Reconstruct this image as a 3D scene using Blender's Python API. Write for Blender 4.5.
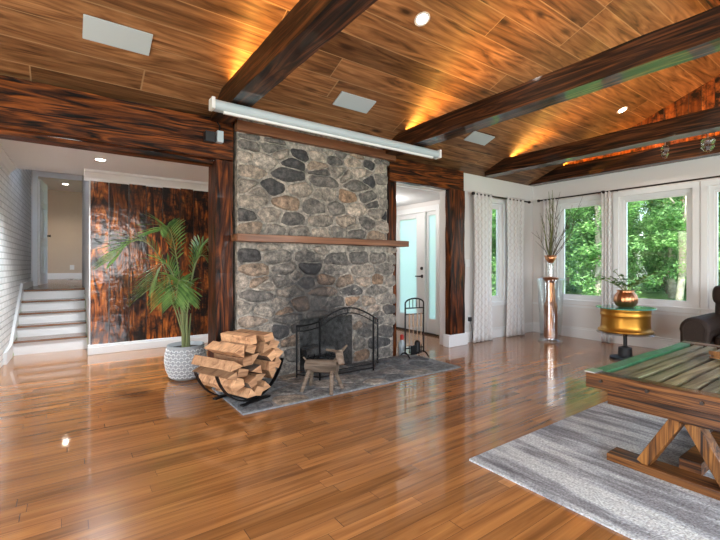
import bpy, bmesh, math, random
from mathutils import Vector, Matrix, noise
R = math.radians; PI = math.pi
random.seed(7)
for o in list(bpy.data.objects): bpy.data.objects.remove(o)
C = bpy.context.scene.collection
SC = bpy.context.scene

# ------------------------------------------------------------------ camera
cd = bpy.data.cameras.new('camera'); cam = bpy.data.objects.new('camera', cd); C.objects.link(cam)
cam.location = (0, 0, 1.2); cam.rotation_euler = (R(90), 0, R(-35.7))
cd.sensor_width = 36; cd.lens = 410/720*36; cd.shift_y = -5/720; cd.clip_end = 300
SC.camera = cam
# ------------------------------------------------------------------ world, sun, lights, exposure
w = bpy.data.worlds.new('sky'); SC.world = w; w.use_nodes = True
nt = w.node_tree; bg = nt.nodes['Background']
sky = nt.nodes.new('ShaderNodeTexSky'); sky.sky_type = 'NISHITA'; sky.sun_disc = False
sky.sun_elevation = R(50); sky.sun_rotation = R(-90); sky.air_density = 1.0; sky.dust_density = 2.5
nt.links.new(sky.outputs[0], bg.inputs[0]); bg.inputs[1].default_value = 0.75

def light(name, kind, loc, rot, energy, color, **kw):
    l = bpy.data.lights.new(name, kind); l.energy = energy; l.color = color
    for k, v in kw.items(): setattr(l, k, v)
    o = bpy.data.objects.new(name, l); C.objects.link(o); o.location = loc; o.rotation_euler = rot
    return o
light('sun', 'SUN', (0, 0, 20), (0, R(-42), R(20)), 7.0, (1, .95, .86), angle=R(2))
# soft fill lamps added as daylight at the unseen back and left windows
for X0, W_ in ((-1.3, 1.3), (1.1, 1.7), (4.3, 1.7)):
    light('back_window_fill', 'AREA', (X0, -1.93, 1.5), (R(90), 0, 0), 42*W_, (.93, .97, 1), shape='RECTANGLE', size=W_, size_y=1.5)
light('left_window_fill', 'AREA', (-3.1, 1.2, 1.55), (0, R(-90), 0), 60, (.94, .97, 1), shape='RECTANGLE', size=1.6, size_y=2.2)
SC.view_settings.view_transform = 'Standard'; SC.view_settings.look = 'None'
SC.view_settings.gamma = 1; SC.view_settings.use_curve_mapping = False
SC.view_settings.exposure = 0.5

# ------------------------------------------------------------------ materials
def new_mat(name):
    m = bpy.data.materials.new(name); m.use_nodes = True
    return m, m.node_tree, m.node_tree.nodes['Principled BSDF']
def col(c): return (c[0], c[1], c[2], 1)
def plain(name, c, rough=.5, metal=0, coat=0, bump=0, bscale=40, var=0, emit=None, estr=0, spec=None):
    m, t, b = new_mat(name)
    b.inputs['Base Color'].default_value = col(c); b.inputs['Roughness'].default_value = rough
    b.inputs['Metallic'].default_value = metal; b.inputs['Coat Weight'].default_value = coat
    if spec is not None: b.inputs['Specular IOR Level'].default_value = spec
    if bump or var:
        tc = t.nodes.new('ShaderNodeTexCoord'); n = t.nodes.new('ShaderNodeTexNoise')
        n.inputs['Scale'].default_value = bscale; n.inputs['Detail'].default_value = 4
        t.links.new(tc.outputs['Object'], n.inputs['Vector'])
        if bump:
            bp = t.nodes.new('ShaderNodeBump'); bp.inputs['Strength'].default_value = bump; bp.inputs['Distance'].default_value = .01
            t.links.new(n.outputs['Fac'], bp.inputs['Height']); t.links.new(bp.outputs[0], b.inputs['Normal'])
        if var:
            r = ramp(t, [(.3, tuple(x*(1-var) for x in c)), (.7, tuple(min(1, x*(1+var)) for x in c))])
            t.links.new(n.outputs['Fac'], r.inputs[0]); t.links.new(r.outputs[0], b.inputs['Base Color'])
    if emit:
        b.inputs['Emission Color'].default_value = col(emit); b.inputs['Emission Strength'].default_value = estr
    return m
def ramp(t, stops):
    r = t.nodes.new('ShaderNodeValToRGB'); e = r.color_ramp.elements
    while len(e) < len(stops): e.new(.5)
    for k, (p, c) in enumerate(stops): e[k].position = p; e[k].color = col(c)
    return r
def mth(t, op, a, b=None, c=None):
    n = t.nodes.new('ShaderNodeMath'); n.operation = op
    for i, x in enumerate((a, b, c)):
        if x is None: continue
        if isinstance(x, (int, float)): n.inputs[i].default_value = x
        else: t.links.new(x, n.inputs[i])
    return n.outputs[0]
def mixc(t, f, a, b, mode='MIX'):
    n = t.nodes.new('ShaderNodeMix'); n.data_type = 'RGBA'; n.blend_type = mode
    for s, x in ((n.inputs['Factor'], f), (n.inputs['A'], a), (n.inputs['B'], b)):
        if isinstance(x, (int, float)): s.default_value = x
        elif isinstance(x, tuple): s.default_value = col(x)
        else: t.links.new(x, s)
    return n.outputs['Result']
def wood(name, stops, scale=(.7, 9, 9), rough=.35, coat=0, knots=0, rnd=.0, seam=0, bump=.2, dist=1.2, fine=.25, seamcol=(.05,.03,.02), coat_rough=.1, darkpatch=0, coatbump=0, spec=.3):
    """grain runs along the axis whose scale is small; attribute 'rnd' shifts every board"""
    m, t, b = new_mat(name)
    tc = t.nodes.new('ShaderNodeTexCoord'); at = t.nodes.new('ShaderNodeAttribute'); at.attribute_name = 'rnd'
    off = t.nodes.new('ShaderNodeVectorMath'); off.operation = 'MULTIPLY_ADD'
    off.inputs[1].default_value = (23, 31, 17); t.links.new(at.outputs['Vector'], off.inputs[0]); t.links.new(tc.outputs['Object'], off.inputs[2])
    mp = t.nodes.new('ShaderNodeMapping'); mp.inputs['Scale'].default_value = scale; t.links.new(off.outputs[0], mp.inputs['Vector'])
    n = t.nodes.new('ShaderNodeTexNoise'); n.inputs['Scale'].default_value = 1; n.inputs['Detail'].default_value = 5; n.inputs['Distortion'].default_value = dist
    t.links.new(mp.outputs[0], n.inputs['Vector'])
    mp2 = t.nodes.new('ShaderNodeMapping'); mp2.inputs['Scale'].default_value = tuple(s*5 if s > 2 else s*1.5 for s in scale); t.links.new(off.outputs[0], mp2.inputs['Vector'])
    n2 = t.nodes.new('ShaderNodeTexNoise'); n2.inputs['Scale'].default_value = 1; n2.inputs['Detail'].default_value = 3; t.links.new(mp2.outputs[0], n2.inputs['Vector'])
    r = ramp(t, stops); t.links.new(n.outputs['Fac'], r.inputs[0])
    f = mth(t, 'MULTIPLY_ADD', n2.outputs['Fac'], fine*2, 1-fine)
    if rnd: f = mth(t, 'MULTIPLY', f, mth(t, 'MULTIPLY_ADD', at.outputs['Fac'], rnd*2, 1-rnd))
    c = r.outputs[0]
    v = t.nodes.new('ShaderNodeVectorMath'); v.operation = 'SCALE'; t.links.new(c, v.inputs[0]); t.links.new(f, v.inputs['Scale']); c = v.outputs[0]
    if darkpatch:
        n3 = t.nodes.new('ShaderNodeTexNoise'); n3.inputs['Scale'].default_value = darkpatch; n3.inputs['Detail'].default_value = 6; n3.inputs['Roughness'].default_value = .7
        t.links.new(off.outputs[0], n3.inputs['Vector']); rr = ramp(t, [(.42, (0,0,0)), (.6, (1,1,1))]); t.links.new(n3.outputs['Fac'], rr.inputs[0])
        c = mixc(t, rr.outputs[0], c, (.012, .009, .008))
    if knots:
        mk = t.nodes.new('ShaderNodeMapping'); mk.inputs['Scale'].default_value = tuple(1.5 if s < 2 else 4.2 for s in scale)
        t.links.new(off.outputs[0], mk.inputs['Vector'])
        vo = t.nodes.new('ShaderNodeTexVoronoi'); vo.inputs['Scale'].default_value = 1; t.links.new(mk.outputs[0], vo.inputs['Vector'])
        kr = ramp(t, [(.05, (1,1,1)), (.17, (0,0,0))]); t.links.new(vo.outputs['Distance'], kr.inputs[0])
        c = mixc(t, mth(t, 'MULTIPLY', kr.outputs[0], knots), c, (.035, .014, .006))
    if seam:
        uv = t.nodes.new('ShaderNodeUVMap'); sp = t.nodes.new('ShaderNodeSeparateXYZ'); t.links.new(uv.outputs[0], sp.inputs[0])
        dv = mth(t, 'ABSOLUTE', mth(t, 'SUBTRACT', sp.outputs['Y'], .5)); du = mth(t, 'ABSOLUTE', mth(t, 'SUBTRACT', sp.outputs['X'], .5))
        k = mth(t, 'MAXIMUM', mth(t, 'GREATER_THAN', dv, .5-seam), mth(t, 'GREATER_THAN', du, .4985))
        c = mixc(t, mth(t, 'MULTIPLY', k, .75), c, seamcol)
    t.links.new(c, b.inputs['Base Color'])
    b.inputs['Specular IOR Level'].default_value = spec; b.inputs['Roughness'].default_value = rough; b.inputs['Coat Weight'].default_value = coat; b.inputs['Coat Roughness'].default_value = coat_rough
    if bump:
        bp = t.nodes.new('ShaderNodeBump'); bp.inputs['Strength'].default_value = bump; bp.inputs['Distance'].default_value = .006
        t.links.new(n.outputs['Fac'], bp.inputs['Height']); t.links.new(bp.outputs[0], b.inputs['Normal'])
    if coatbump:
        n4 = t.nodes.new('ShaderNodeTexNoise'); n4.inputs['Scale'].default_value = 11; n4.inputs['Detail'].default_value = 4; t.links.new(off.outputs[0], n4.inputs['Vector'])
        b4 = t.nodes.new('ShaderNodeBump'); b4.inputs['Strength'].default_value = coatbump; b4.inputs['Distance'].default_value = .012
        t.links.new(n4.outputs['Fac'], b4.inputs['Height']); t.links.new(b4.outputs[0], b.inputs['Coat Normal'])
    return m
def glassy(name, tint=(1,1,1), gloss=.1, rough=.02, edge=.35):
    m = bpy.data.materials.new(name); m.use_nodes = True; t = m.node_tree; t.nodes.clear()
    o = t.nodes.new('ShaderNodeOutputMaterial'); mx = t.nodes.new('ShaderNodeMixShader'); tr = t.nodes.new('ShaderNodeBsdfTransparent'); g = t.nodes.new('ShaderNodeBsdfGlossy')
    fr = t.nodes.new('ShaderNodeLayerWeight'); fr.inputs[0].default_value = .5
    tr.inputs[0].default_value = col(tint); g.inputs['Roughness'].default_value = rough
    f = mth(t, 'MULTIPLY_ADD', mth(t, 'POWER', fr.outputs['Facing'], 4), edge, gloss); t.links.new(f, mx.inputs[0])
    t.links.new(tr.outputs[0], mx.inputs[1]); t.links.new(g.outputs[0], mx.inputs[2]); t.links.new(mx.outputs[0], o.inputs[0])
    return m

M = {}
M['white'] = plain('white_paint', (.72, .70, .68), .55, bump=.05, bscale=120)
M['trimwhite'] = plain('white_trim_paint', (.78, .79, .79), .3)
M['annexceil'] = plain('white_ceiling_paint', (.74, .74, .75), .8)
M['beige'] = plain('beige_paint', (.56, .46, .36), .7)
M['floor'] = wood('oak_floor', [(.25, (.19, .072, .02)), (.5, (.37, .150, .042)), (.75, (.50, .215, .060))], (.9, 16, 16), .25, .7, 0, .24, .012, .05, 1.6, .22, coat_rough=.05)
M['ceil'] = wood('pine_ceiling', [(.28, (.05, .020, .008)), (.42, (.15, .066, .026)), (.58, (.235, .112, .047)), (.78, (.36, .185, .080))], (.9, 8, 8), .5, .05, 1.0, .42, .018, .6, 3.2, .5, (.40, .25, .13))
M['beam'] = wood('stained_beam', [(.34, (.005, .003, .002)), (.5, (.030, .010, .004)), (.66, (.12, .038, .011))], (11, .8, 16), .5, .6, .5, 0, 0, .5, 2.4, .6, coat_rough=.08, spec=.15)
M['beamx'] = wood('stained_beam_long', [(.36, (.005, .003, .002)), (.48, (.060, .016, .004)), (.66, (.23, .062, .012))], (1.0, 10, 14), .5, .12, .8, 0, 0, .9, 3.0, .6, spec=.15)
M['post'] = wood('stained_post', [(.36, (.005, .003, .002)), (.5, (.050, .013, .004)), (.68, (.20, .052, .011))], (10, 10, 1.0), .5, .12, .8, 0, 0, .8, 3.0, .6, spec=.15)
M['char'] = wood('charred_panel', [(.32, (.008, .005, .004)), (.43, (.08, .020, .006)), (.55, (.28, .072, .013)), (.72, (.55, .19, .04))], (9, 9, 1.6), .5, .7, .8, .5, .02, 1.0, 3.4, .6, coat_rough=.05, darkpatch=3.6, coatbump=.45, spec=.15)
M['gable'] = wood('gable_shakes', [(.28, (.10, .025, .01)), (.5, (.36, .10, .02)), (.78, (.62, .22, .05))], (7, 7, 1.0), .3, .4, .7, .4, .03, .6, 2.0, .4, darkpatch=7)
M['mantel'] = wood('mantel_wood', [(.3, (.11, .045, .022)), (.5, (.21, .09, .045)), (.75, (.30, .14, .07))], (.8, 12, 12), .5, .1, .3, 0, 0, .4)
M['tread'] = wood('stair_tread', [(.3, (.13, .055, .025)), (.7, (.26, .12, .06))], (.9, 14, 14), .25, .3)
M['table'] = wood('table_timber', [(.34, (.012, .005, .003)), (.46, (.10, .034, .009)), (.58, (.24, .088, .020)), (.8, (.36, .155, .04))], (12, 1.1, 34), .5, .1, .5, .2, 0, .5, 2.0, .45)
M['leg'] = wood('table_leg_timber', [(.33, (.02, .008, .003)), (.45, (.16, .058, .013)), (.60, (.33, .135, .030)), (.8, (.42, .20, .055))], (14, 26, 1.8), .5, .1, .3, .2, 0, .5, 2.0, .45)
M['slat'] = wood('weathered_slat', [(.27, (.10, .06, .03)), (.45, (.20, .14, .08)), (.62, (.36, .28, .17)), (.8, (.28, .31, .18))], (1.2, 16, 16), .5, .0, .5, .4, 0, .3, 2, .35)
M['firewood'] = wood('split_wood', [(.25, (.20, .09, .045)), (.45, (.46, .25, .13)), (.75, (.64, .38, .20))], (2.2, 18, 18), .8, 0, .35, .5, 0, .8, 1.0, .3)
M['bark'] = plain('bark', (.13, .095, .07), .95, bump=1, bscale=30, var=.5)
M['deer'] = wood('branch_wood', [(.3, (.07, .05, .035)), (.5, (.17, .125, .09)), (.75, (.28, .22, .17))], (3, 20, 20), .85, 0, 0, .3, 0, .8)
M['black'] = plain('black_iron', (.012, .012, .013), .45, .6)
M['blackmatte'] = plain('black_plastic', (.015, .015, .017), .5)
M['soot'] = plain('soot_brick', (.10, .098, .095), .95, bump=.6, bscale=18, var=.6)
M['mortar'] = plain('mortar', (.22, .205, .185), .95, bump=1, bscale=25, var=.35)
M['leaf'] = None
M['pot'] = plain('grey_ceramic', (.40, .43, .45), .6); M['relief'] = plain('white_glaze', (.80, .83, .84), .45)
M['soil'] = plain('soil', (.04, .028, .02), .95, bump=1, bscale=60)
M['copper'] = plain('copper', (.62, .27, .13), .3, 1)
M['gold'] = plain('gold_painted_steel', (.50, .235, .035), .38, .85, bump=.05, bscale=8)
M['glass'] = glassy('window_glass', (.98, .99, .99), .04)
M['clear'] = glassy('clear_glass', (.95, .97, .97), .16, .04, .6)
M['greenglass'] = plain('green_glass', (.07, .30, .22), .12)
M['tglass'] = glassy('table_glass', (.97, .99, .98), .012, .10, .03)
M['steel'] = plain('brushed_steel', (.6, .6, .6), .3, 1)
M['leather'] = plain('dark_leather', (.030, .019, .014), .6, coat=.0, spec=.2, bump=.3, bscale=90, var=.2)
M['casing'] = plain('screen_casing', (.46, .54, .58), .3)
M['lamp'] = plain('lamp_diffuser', (1, 1, 1), .5, emit=(1, .93, .82), estr=14)
M['led'] = plain('amber_led', (1, .6, .2), .5, emit=(1, .5, .09), estr=6)
M['twig'] = plain('twig', (.10, .08, .05), .9)
M['greentwig'] = plain('green_twig', (.16, .18, .05), .8)
M['rod'] = plain('bronze_rod', (.05, .04, .035), .4, .7)
M['greenpaint'] = plain('green_paint', (.04, .17, .075), .45, bump=.3, bscale=14, var=.35)
M['fabric'] = plain('brass_handle_wood', (.38, .25, .16), .5)

def frost():
    m, t, b = new_mat('frosted_glass'); b.inputs['Base Color'].default_value = (.85, .95, .92, 1); b.inputs['Roughness'].default_value = .35
    tr = t.nodes.new('ShaderNodeBsdfTranslucent'); tr.inputs[0].default_value = (.93, .99, .97, 1)
    mx = t.nodes.new('ShaderNodeMixShader'); mx.inputs[0].default_value = .8; out = t.nodes['Material Output']
    t.links.new(b.outputs[0], mx.inputs[1]); t.links.new(tr.outputs[0], mx.inputs[2]); t.links.new(mx.outputs[0], out.inputs[0]); return m
M['frost'] = frost()
def brick():
    m, t, b = new_mat('painted_brick'); tc = t.nodes.new('ShaderNodeTexCoord'); sp = t.nodes.new('ShaderNodeSeparateXYZ'); cb = t.nodes.new('ShaderNodeCombineXYZ')
    t.links.new(tc.outputs['Object'], sp.inputs[0]); t.links.new(sp.outputs['Y'], cb.inputs['X']); t.links.new(sp.outputs['Z'], cb.inputs['Y'])
    br = t.nodes.new('ShaderNodeTexBrick'); t.links.new(cb.outputs[0], br.inputs['Vector']); br.inputs['Scale'].default_value = 1
    br.inputs['Brick Width'].default_value = .22; br.inputs['Row Height'].default_value = .075; br.inputs['Mortar Size'].default_value = .007; br.inputs['Mortar Smooth'].default_value = .3
    br.inputs['Color1'].default_value = (.86, .87, .86, 1); br.inputs['Color2'].default_value = (.76, .78, .77, 1); br.inputs['Mortar'].default_value = (.52, .53, .52, 1)
    t.links.new(br.outputs['Color'], b.inputs['Base Color']); b.inputs['Roughness'].default_value = .5
    n = t.nodes.new('ShaderNodeTexNoise'); n.inputs['Scale'].default_value = 30; t.links.new(tc.outputs['Object'], n.inputs['Vector'])
    h = mth(t, 'MULTIPLY_ADD', n.outputs['Fac'], .5, mth(t, 'SUBTRACT', 1, br.outputs['Fac']))
    bp = t.nodes.new('ShaderNodeBump'); bp.inputs['Distance'].default_value = .012; bp.inputs['Strength'].default_value = .9; t.links.new(h, bp.inputs['Height']); t.links.new(bp.outputs[0], b.inputs['Normal']); return m
M['brick'] = brick()
def stone(name, soot=True, stops=[(.0, (.055, .057, .062)), (.12, (.13, .125, .12)), (.45, (.23, .215, .195)), (.7, (.32, .285, .245)), (.86, (.27, .18, .12)), (1, (.40, .365, .325))]):
    m, t, b = new_mat(name); tc = t.nodes.new('ShaderNodeTexCoord'); at = t.nodes.new('ShaderNodeAttribute'); at.attribute_name = 'rnd'
    off = t.nodes.new('ShaderNodeVectorMath'); off.operation = 'MULTIPLY_ADD'; off.inputs[1].default_value = (9, 7, 5)
    t.links.new(at.outputs['Vector'], off.inputs[0]); t.links.new(tc.outputs['Object'], off.inputs[2])
    base = ramp(t, stops)
    t.links.new(at.outputs['Fac'], base.inputs[0])
    n = t.nodes.new('ShaderNodeTexNoise'); n.inputs['Scale'].default_value = 15; n.inputs['Detail'].default_value = 9; n.inputs['Roughness'].default_value = .78; t.links.new(off.outputs[0], n.inputs['Vector'])
    r = ramp(t, [(.33, (.22, .23, .25)), (.5, (.95, .93, .9)), (.66, (2.1, 1.95, 1.8))]); t.links.new(n.outputs['Fac'], r.inputs[0])
    c = mixc(t, 1.0, base.outputs[0], r.outputs[0], 'MULTIPLY')
    if soot:
        sp = t.nodes.new('ShaderNodeSeparateXYZ'); t.links.new(tc.outputs['Object'], sp.inputs[0])
        dx = mth(t, 'DIVIDE', mth(t, 'SUBTRACT', sp.outputs['X'], -.22), .55); dz = mth(t, 'DIVIDE', mth(t, 'SUBTRACT', sp.outputs['Z'], .80), .70)
        d = mth(t, 'SQRT', mth(t, 'ADD', mth(t, 'MULTIPLY', dx, dx), mth(t, 'MULTIPLY', dz, dz)))
        d = mth(t, 'ADD', d, mth(t, 'MULTIPLY_ADD', n.outputs['Fac'], .8, -.4))
        sr = ramp(t, [(.40, (1,1,1)), (1.05, (0,0,0))]); t.links.new(d, sr.inputs[0])
        c = mixc(t, mth(t, 'MULTIPLY', sr.outputs[0], .8), c, (.03, .03, .033))
    t.links.new(c, b.inputs['Base Color']); b.inputs['Roughness'].default_value = .8; b.inputs['Specular IOR Level'].default_value = .3
    bp = t.nodes.new('ShaderNodeBump'); bp.inputs['Distance'].default_value = .02; bp.inputs['Strength'].default_value = .7
    t.links.new(n.outputs['Fac'], bp.inputs['Height']); t.links.new(bp.outputs[0], b.inputs['Normal']); return m
M['stone'] = stone('field_stone'); M['mortar'] = stone('lime_mortar', True, [(0, (.31, .29, .26)), (1, (.33, .31, .275))]); M['slate'] = stone('hearth_slate', False, [(0, (.12, .135, .15)), (.4, (.19, .205, .215)), (.7, (.25, .25, .24)), (.88, (.30, .26, .21)), (1, (.36, .35, .33))])
M['slatebed'] = plain('slate_bed', (.22, .23, .235), .9, bump=.5, bscale=30, var=.3)
def rugmat():
    m, t, b = new_mat('streaked_rug'); tc = t.nodes.new('ShaderNodeTexCoord'); mp = t.nodes.new('ShaderNodeMapping'); mp.inputs['Scale'].default_value = (5.5, .8, 1)
    t.links.new(tc.outputs['Object'], mp.inputs['Vector']); n = t.nodes.new('ShaderNodeTexNoise'); n.inputs['Scale'].default_value = 1; n.inputs['Detail'].default_value = 4; n.inputs['Roughness'].default_value = .65
    t.links.new(mp.outputs[0], n.inputs['Vector'])
    r = ramp(t, [(.34, (.16, .16, .17)), (.44, (.30, .30, .31)), (.50, (.48, .50, .52)), (.58, (.68, .70, .68)), (.7, (.42, .44, .45))]); t.links.new(n.outputs['Fac'], r.inputs[0])
    f = t.nodes.new('ShaderNodeTexNoise'); f.inputs['Scale'].default_value = 90; f.inputs['Detail'].default_value = 3; t.links.new(tc.outputs['Object'], f.inputs['Vector'])
    r2 = ramp(t, [(.3, (.6, .6, .6)), (.7, (1.35, 1.35, 1.35))]); t.links.new(f.outputs['Fac'], r2.inputs[0])
    t.links.new(mixc(t, 1.0, r.outputs[0], r2.outputs[0], 'MULTIPLY'), b.inputs['Base Color']); b.inputs['Roughness'].default_value = 1
    bp = t.nodes.new('ShaderNodeBump'); bp.inputs['Distance'].default_value = .01; t.links.new(f.outputs['Fac'], bp.inputs['Height']); t.links.new(bp.outputs[0], b.inputs['Normal']); return m
M['rug'] = rugmat()
def curtain_mat():
    m, t, b = new_mat('patterned_curtain'); uv = t.nodes.new('ShaderNodeUVMap'); sp = t.nodes.new('ShaderNodeSeparateXYZ'); t.links.new(uv.outputs[0], sp.inputs[0])
    # ogee trellis: |sin| curves meeting
    a = mth(t, 'MULTIPLY', sp.outputs['Y'], 2*PI/.22)
    s = mth(t, 'MULTIPLY', mth(t, 'SINE', a), .045)
    u1 = mth(t, 'PINGPONG', mth(t, 'ADD', sp.outputs['X'], s), .065); u2 = mth(t, 'PINGPONG', mth(t, 'SUBTRACT', sp.outputs['X'], s), .065)
    k = mth(t, 'LESS_THAN', mth(t, 'MINIMUM', u1, u2), .010)
    c = mixc(t, mth(t, 'MULTIPLY', k, .45), (.88, .87, .86), (.66, .60, .57)); t.links.new(c, b.inputs['Base Color']); b.inputs['Roughness'].default_value = .8
    tr = t.nodes.new('ShaderNodeBsdfTranslucent'); t.links.new(c, tr.inputs[0]); mx = t.nodes.new('ShaderNodeMixShader'); mx.inputs[0].default_value = .35
    t.links.new(b.outputs[0], mx.inputs[1]); t.links.new(tr.outputs[0], mx.inputs[2]); t.links.new(mx.outputs[0], t.nodes['Material Output'].inputs[0]); return m
M['curtain'] = curtain_mat()
def leafmat(name, c1, c2, trans=.45, rnd=True, sc=.6):
    m, t, b = new_mat(name); g = t.nodes.new('ShaderNodeNewGeometry'); n = t.nodes.new('ShaderNodeTexNoise'); n.inputs['Scale'].default_value = sc; n.inputs['Detail'].default_value = 4
    t.links.new(g.outputs['Position'], n.inputs['Vector']); f = mth(t, 'ADD', mth(t, 'MULTIPLY', g.outputs['Random Per Island'], .5), mth(t, 'MULTIPLY_ADD', n.outputs['Fac'], 1.4, -.45))
    r = ramp(t, [(.15, c1), (.85, c2)]); t.links.new(f, r.inputs[0]); t.links.new(r.outputs[0], b.inputs['Base Color']); b.inputs['Roughness'].default_value = .5
    tr = t.nodes.new('ShaderNodeBsdfTranslucent'); t.links.new(r.outputs[0], tr.inputs[0]); mx = t.nodes.new('ShaderNodeMixShader'); mx.inputs[0].default_value = trans
    t.links.new(b.outputs[0], mx.inputs[1]); t.links.new(tr.outputs[0], mx.inputs[2]); t.links.new(mx.outputs[0], t.nodes['Material Output'].inputs[0]); return m
M['treeleaf'] = leafmat('tree_leaves', (.05, .17, .05), (.32, .56, .20), .5)
M['palm'] = leafmat('palm_leaves', (.04, .12, .03), (.20, .36, .09), .25, sc=8)
M['stemgreen'] = plain('palm_stem', (.22, .26, .10), .5)
M['sprig'] = leafmat('sprig_leaves', (.03, .10, .015), (.13, .28, .04), .2, sc=20)
M['lawn'] = plain('lawn', (.13, .25, .06), .9, bump=.5, bscale=3, var=.35)
M['trunk'] = plain('tree_bark', (.42, .37, .31), .9, bump=1, bscale=5, var=.35)
def meshmat():
    m, t, b = new_mat('spark_mesh'); b.inputs['Base Color'].default_value = (.02, .02, .02, 1); b.inputs['Roughness'].default_value = .5; b.inputs['Alpha'].default_value = .26; return m
M['mesh'] = meshmat()

# ------------------------------------------------------------------ mesh helpers
def rl(bm): return bm.faces.layers.float.get('rnd') or bm.faces.layers.float.new('rnd')
def box(bm, x0, x1, y0, y1, z0, z1, mat=0, rnd=None):
    v = [bm.verts.new(p) for p in ((x0,y0,z0),(x1,y0,z0),(x1,y1,z0),(x0,y1,z0),(x0,y0,z1),(x1,y0,z1),(x1,y1,z1),(x0,y1,z1))]
    fs = []
    for q in ((0,3,2,1),(4,5,6,7),(0,1,5,4),(1,2,6,5),(2,3,7,6),(3,0,4,7)):
        f = bm.faces.new([v[i] for i in q]); f.material_index = mat; fs.append(f)
    if rnd is not None:
        L = rl(bm)
        for f in fs: f[L] = rnd
    return v, fs
def hewn(bm, x0, x1, y0, y1, z0, z1, amp=.012, step=.12, rnd=None):
    """rough-sawn timber: a box cut into short lengths whose corners wander"""
    d = (x1-x0, y1-y0, z1-z0); ax = d.index(max(d)); n = max(2, int(d[ax]/step))
    o = [i for i in range(3) if i != ax]; lo = (x0,y0,z0); hi = (x1,y1,z1); rings = []
    prof = [(0,0),(.5,0),(1,0),(1,.5),(1,1),(.5,1),(0,1),(0,.5)]
    for k in range(n+1):
        ring = []
        for (a, b) in prof:
            p = [0,0,0]; p[ax] = lo[ax]+d[ax]*k/n; p[o[0]] = lo[o[0]]+d[o[0]]*a; p[o[1]] = lo[o[1]]+d[o[1]]*b
            q = Vector(p); nz = noise.noise_vector(q*3.1)*amp+noise.noise_vector(q*11)*amp*.4; nz[ax] = 0
            ring.append(bm.verts.new(q+nz))
        rings.append(ring)
    for k in range(n):
        for i in range(8):
            bm.faces.new((rings[k][i], rings[k][(i+1)%8], rings[k+1][(i+1)%8], rings[k+1][i]))
    bm.faces.new(rings[0][::-1]); bm.faces.new(rings[-1])
def tube(bm, pts, r, n=8, cap=True, rnd=None):
    pts = [Vector(p) for p in pts]; rs = r if isinstance(r, (list, tuple)) else [r]*len(pts); rings = []; prev = None
    for k, p in enumerate(pts):
        d = (pts[min(k+1, len(pts)-1)]-pts[max(k-1, 0)]).normalized()
        if prev is None: a = d.orthogonal().normalized()
        else: a = (prev-d*prev.dot(d)).normalized()
        prev = a; b = d.cross(a)
        rings.append([bm.verts.new(p+(a*math.cos(2*PI*i/n)+b*math.sin(2*PI*i/n))*rs[k]) for i in range(n)])
    fs = []
    for k in range(len(rings)-1):
        for i in range(n):
            fs.append(bm.faces.new((rings[k][i], rings[k][(i+1)%n], rings[k+1][(i+1)%n], rings[k+1][i])))
    if cap: fs.append(bm.faces.new(rings[0][::-1])); fs.append(bm.faces.new(rings[-1]))
    if rnd is not None:
        L = rl(bm)
        for f in fs: f[L] = rnd
def lathe(bm, prof, cx=0, cy=0, n=40, rib=0, nrib=0, cap=True):
    rings = []
    for (r, z) in prof:
        rings.append([bm.verts.new((cx+(r+rib*math.cos(nrib*2*PI*i/n))*math.cos(2*PI*i/n), cy+(r+rib*math.cos(nrib*2*PI*i/n))*math.sin(2*PI*i/n), z)) for i in range(n)])
    for k in range(len(rings)-1):
        for i in range(n): bm.faces.new((rings[k][i], rings[k][(i+1)%n], rings[k+1][(i+1)%n], rings[k+1][i]))
    if cap and prof[0][0] > 0: bm.faces.new(rings[0][::-1])
    if cap and prof[-1][0] > 0: bm.faces.new(rings[-1])
def bar(bm, a, b, w, h, up=(0,0,1), rnd=None):
    """rectangular bar from a to b"""
    a, b = Vector(a), Vector(b); d = (b-a).normalized(); s = d.cross(Vector(up)).normalized(); u = s.cross(d)
    V = [[bm.verts.new(p+s*w/2*i+u*h/2*j) for i, j in ((-1,-1),(1,-1),(1,1),(-1,1))] for p in (a, b)]
    fs = [bm.faces.new((V[0][i], V[0][(i+1)%4], V[1][(i+1)%4], V[1][i])) for i in range(4)]
    fs += [bm.faces.new(V[0][::-1]), bm.faces.new(V[1])]
def B():
    bm = bmesh.new(); bm.faces.layers.float.new('rnd'); return bm
def obj(name, bm, mats, parent=None, smooth=False, bevel=0, sub=0, loc=None, solid=0):
    bmesh.ops.recalc_face_normals(bm, faces=bm.faces)
    me = bpy.data.meshes.new(name); bm.to_mesh(me); bm.free()
    for m in (mats if isinstance(mats, (list, tuple)) else [mats]): me.materials.append(M[m])
    o = bpy.data.objects.new(name, me); C.objects.link(o)
    if parent is not None: o.parent = parent
    if loc: o.location = loc
    if smooth: me.shade_smooth()
    if solid: s = o.modifiers.new('solid', 'SOLIDIFY'); s.thickness = solid
    if bevel: b = o.modifiers.new('bevel', 'BEVEL'); b.width = bevel; b.segments = 2; b.limit_method = 'ANGLE'
    if sub: s = o.modifiers.new('sub', 'SUBSURF'); s.levels = s.render_levels = sub
    return o
def thing(name, label, cat, loc=(0,0,0), rotz=0, group=None):
    o = bpy.data.objects.new(name, None); C.objects.link(o); o.location = loc; o.rotation_euler = (0,0,rotz); o.empty_display_size = .1
    o['label'] = label; o['category'] = cat
    if group: o['group'] = group
    return o
def tag(o, label, cat, group=None):
    o['label'] = label; o['category'] = cat
    if group: o['group'] = group
    return o
def struct(name, bm, m, **k):
    o = obj(name, bm, m, **k); o['kind'] = 'structure'; return o

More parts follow.
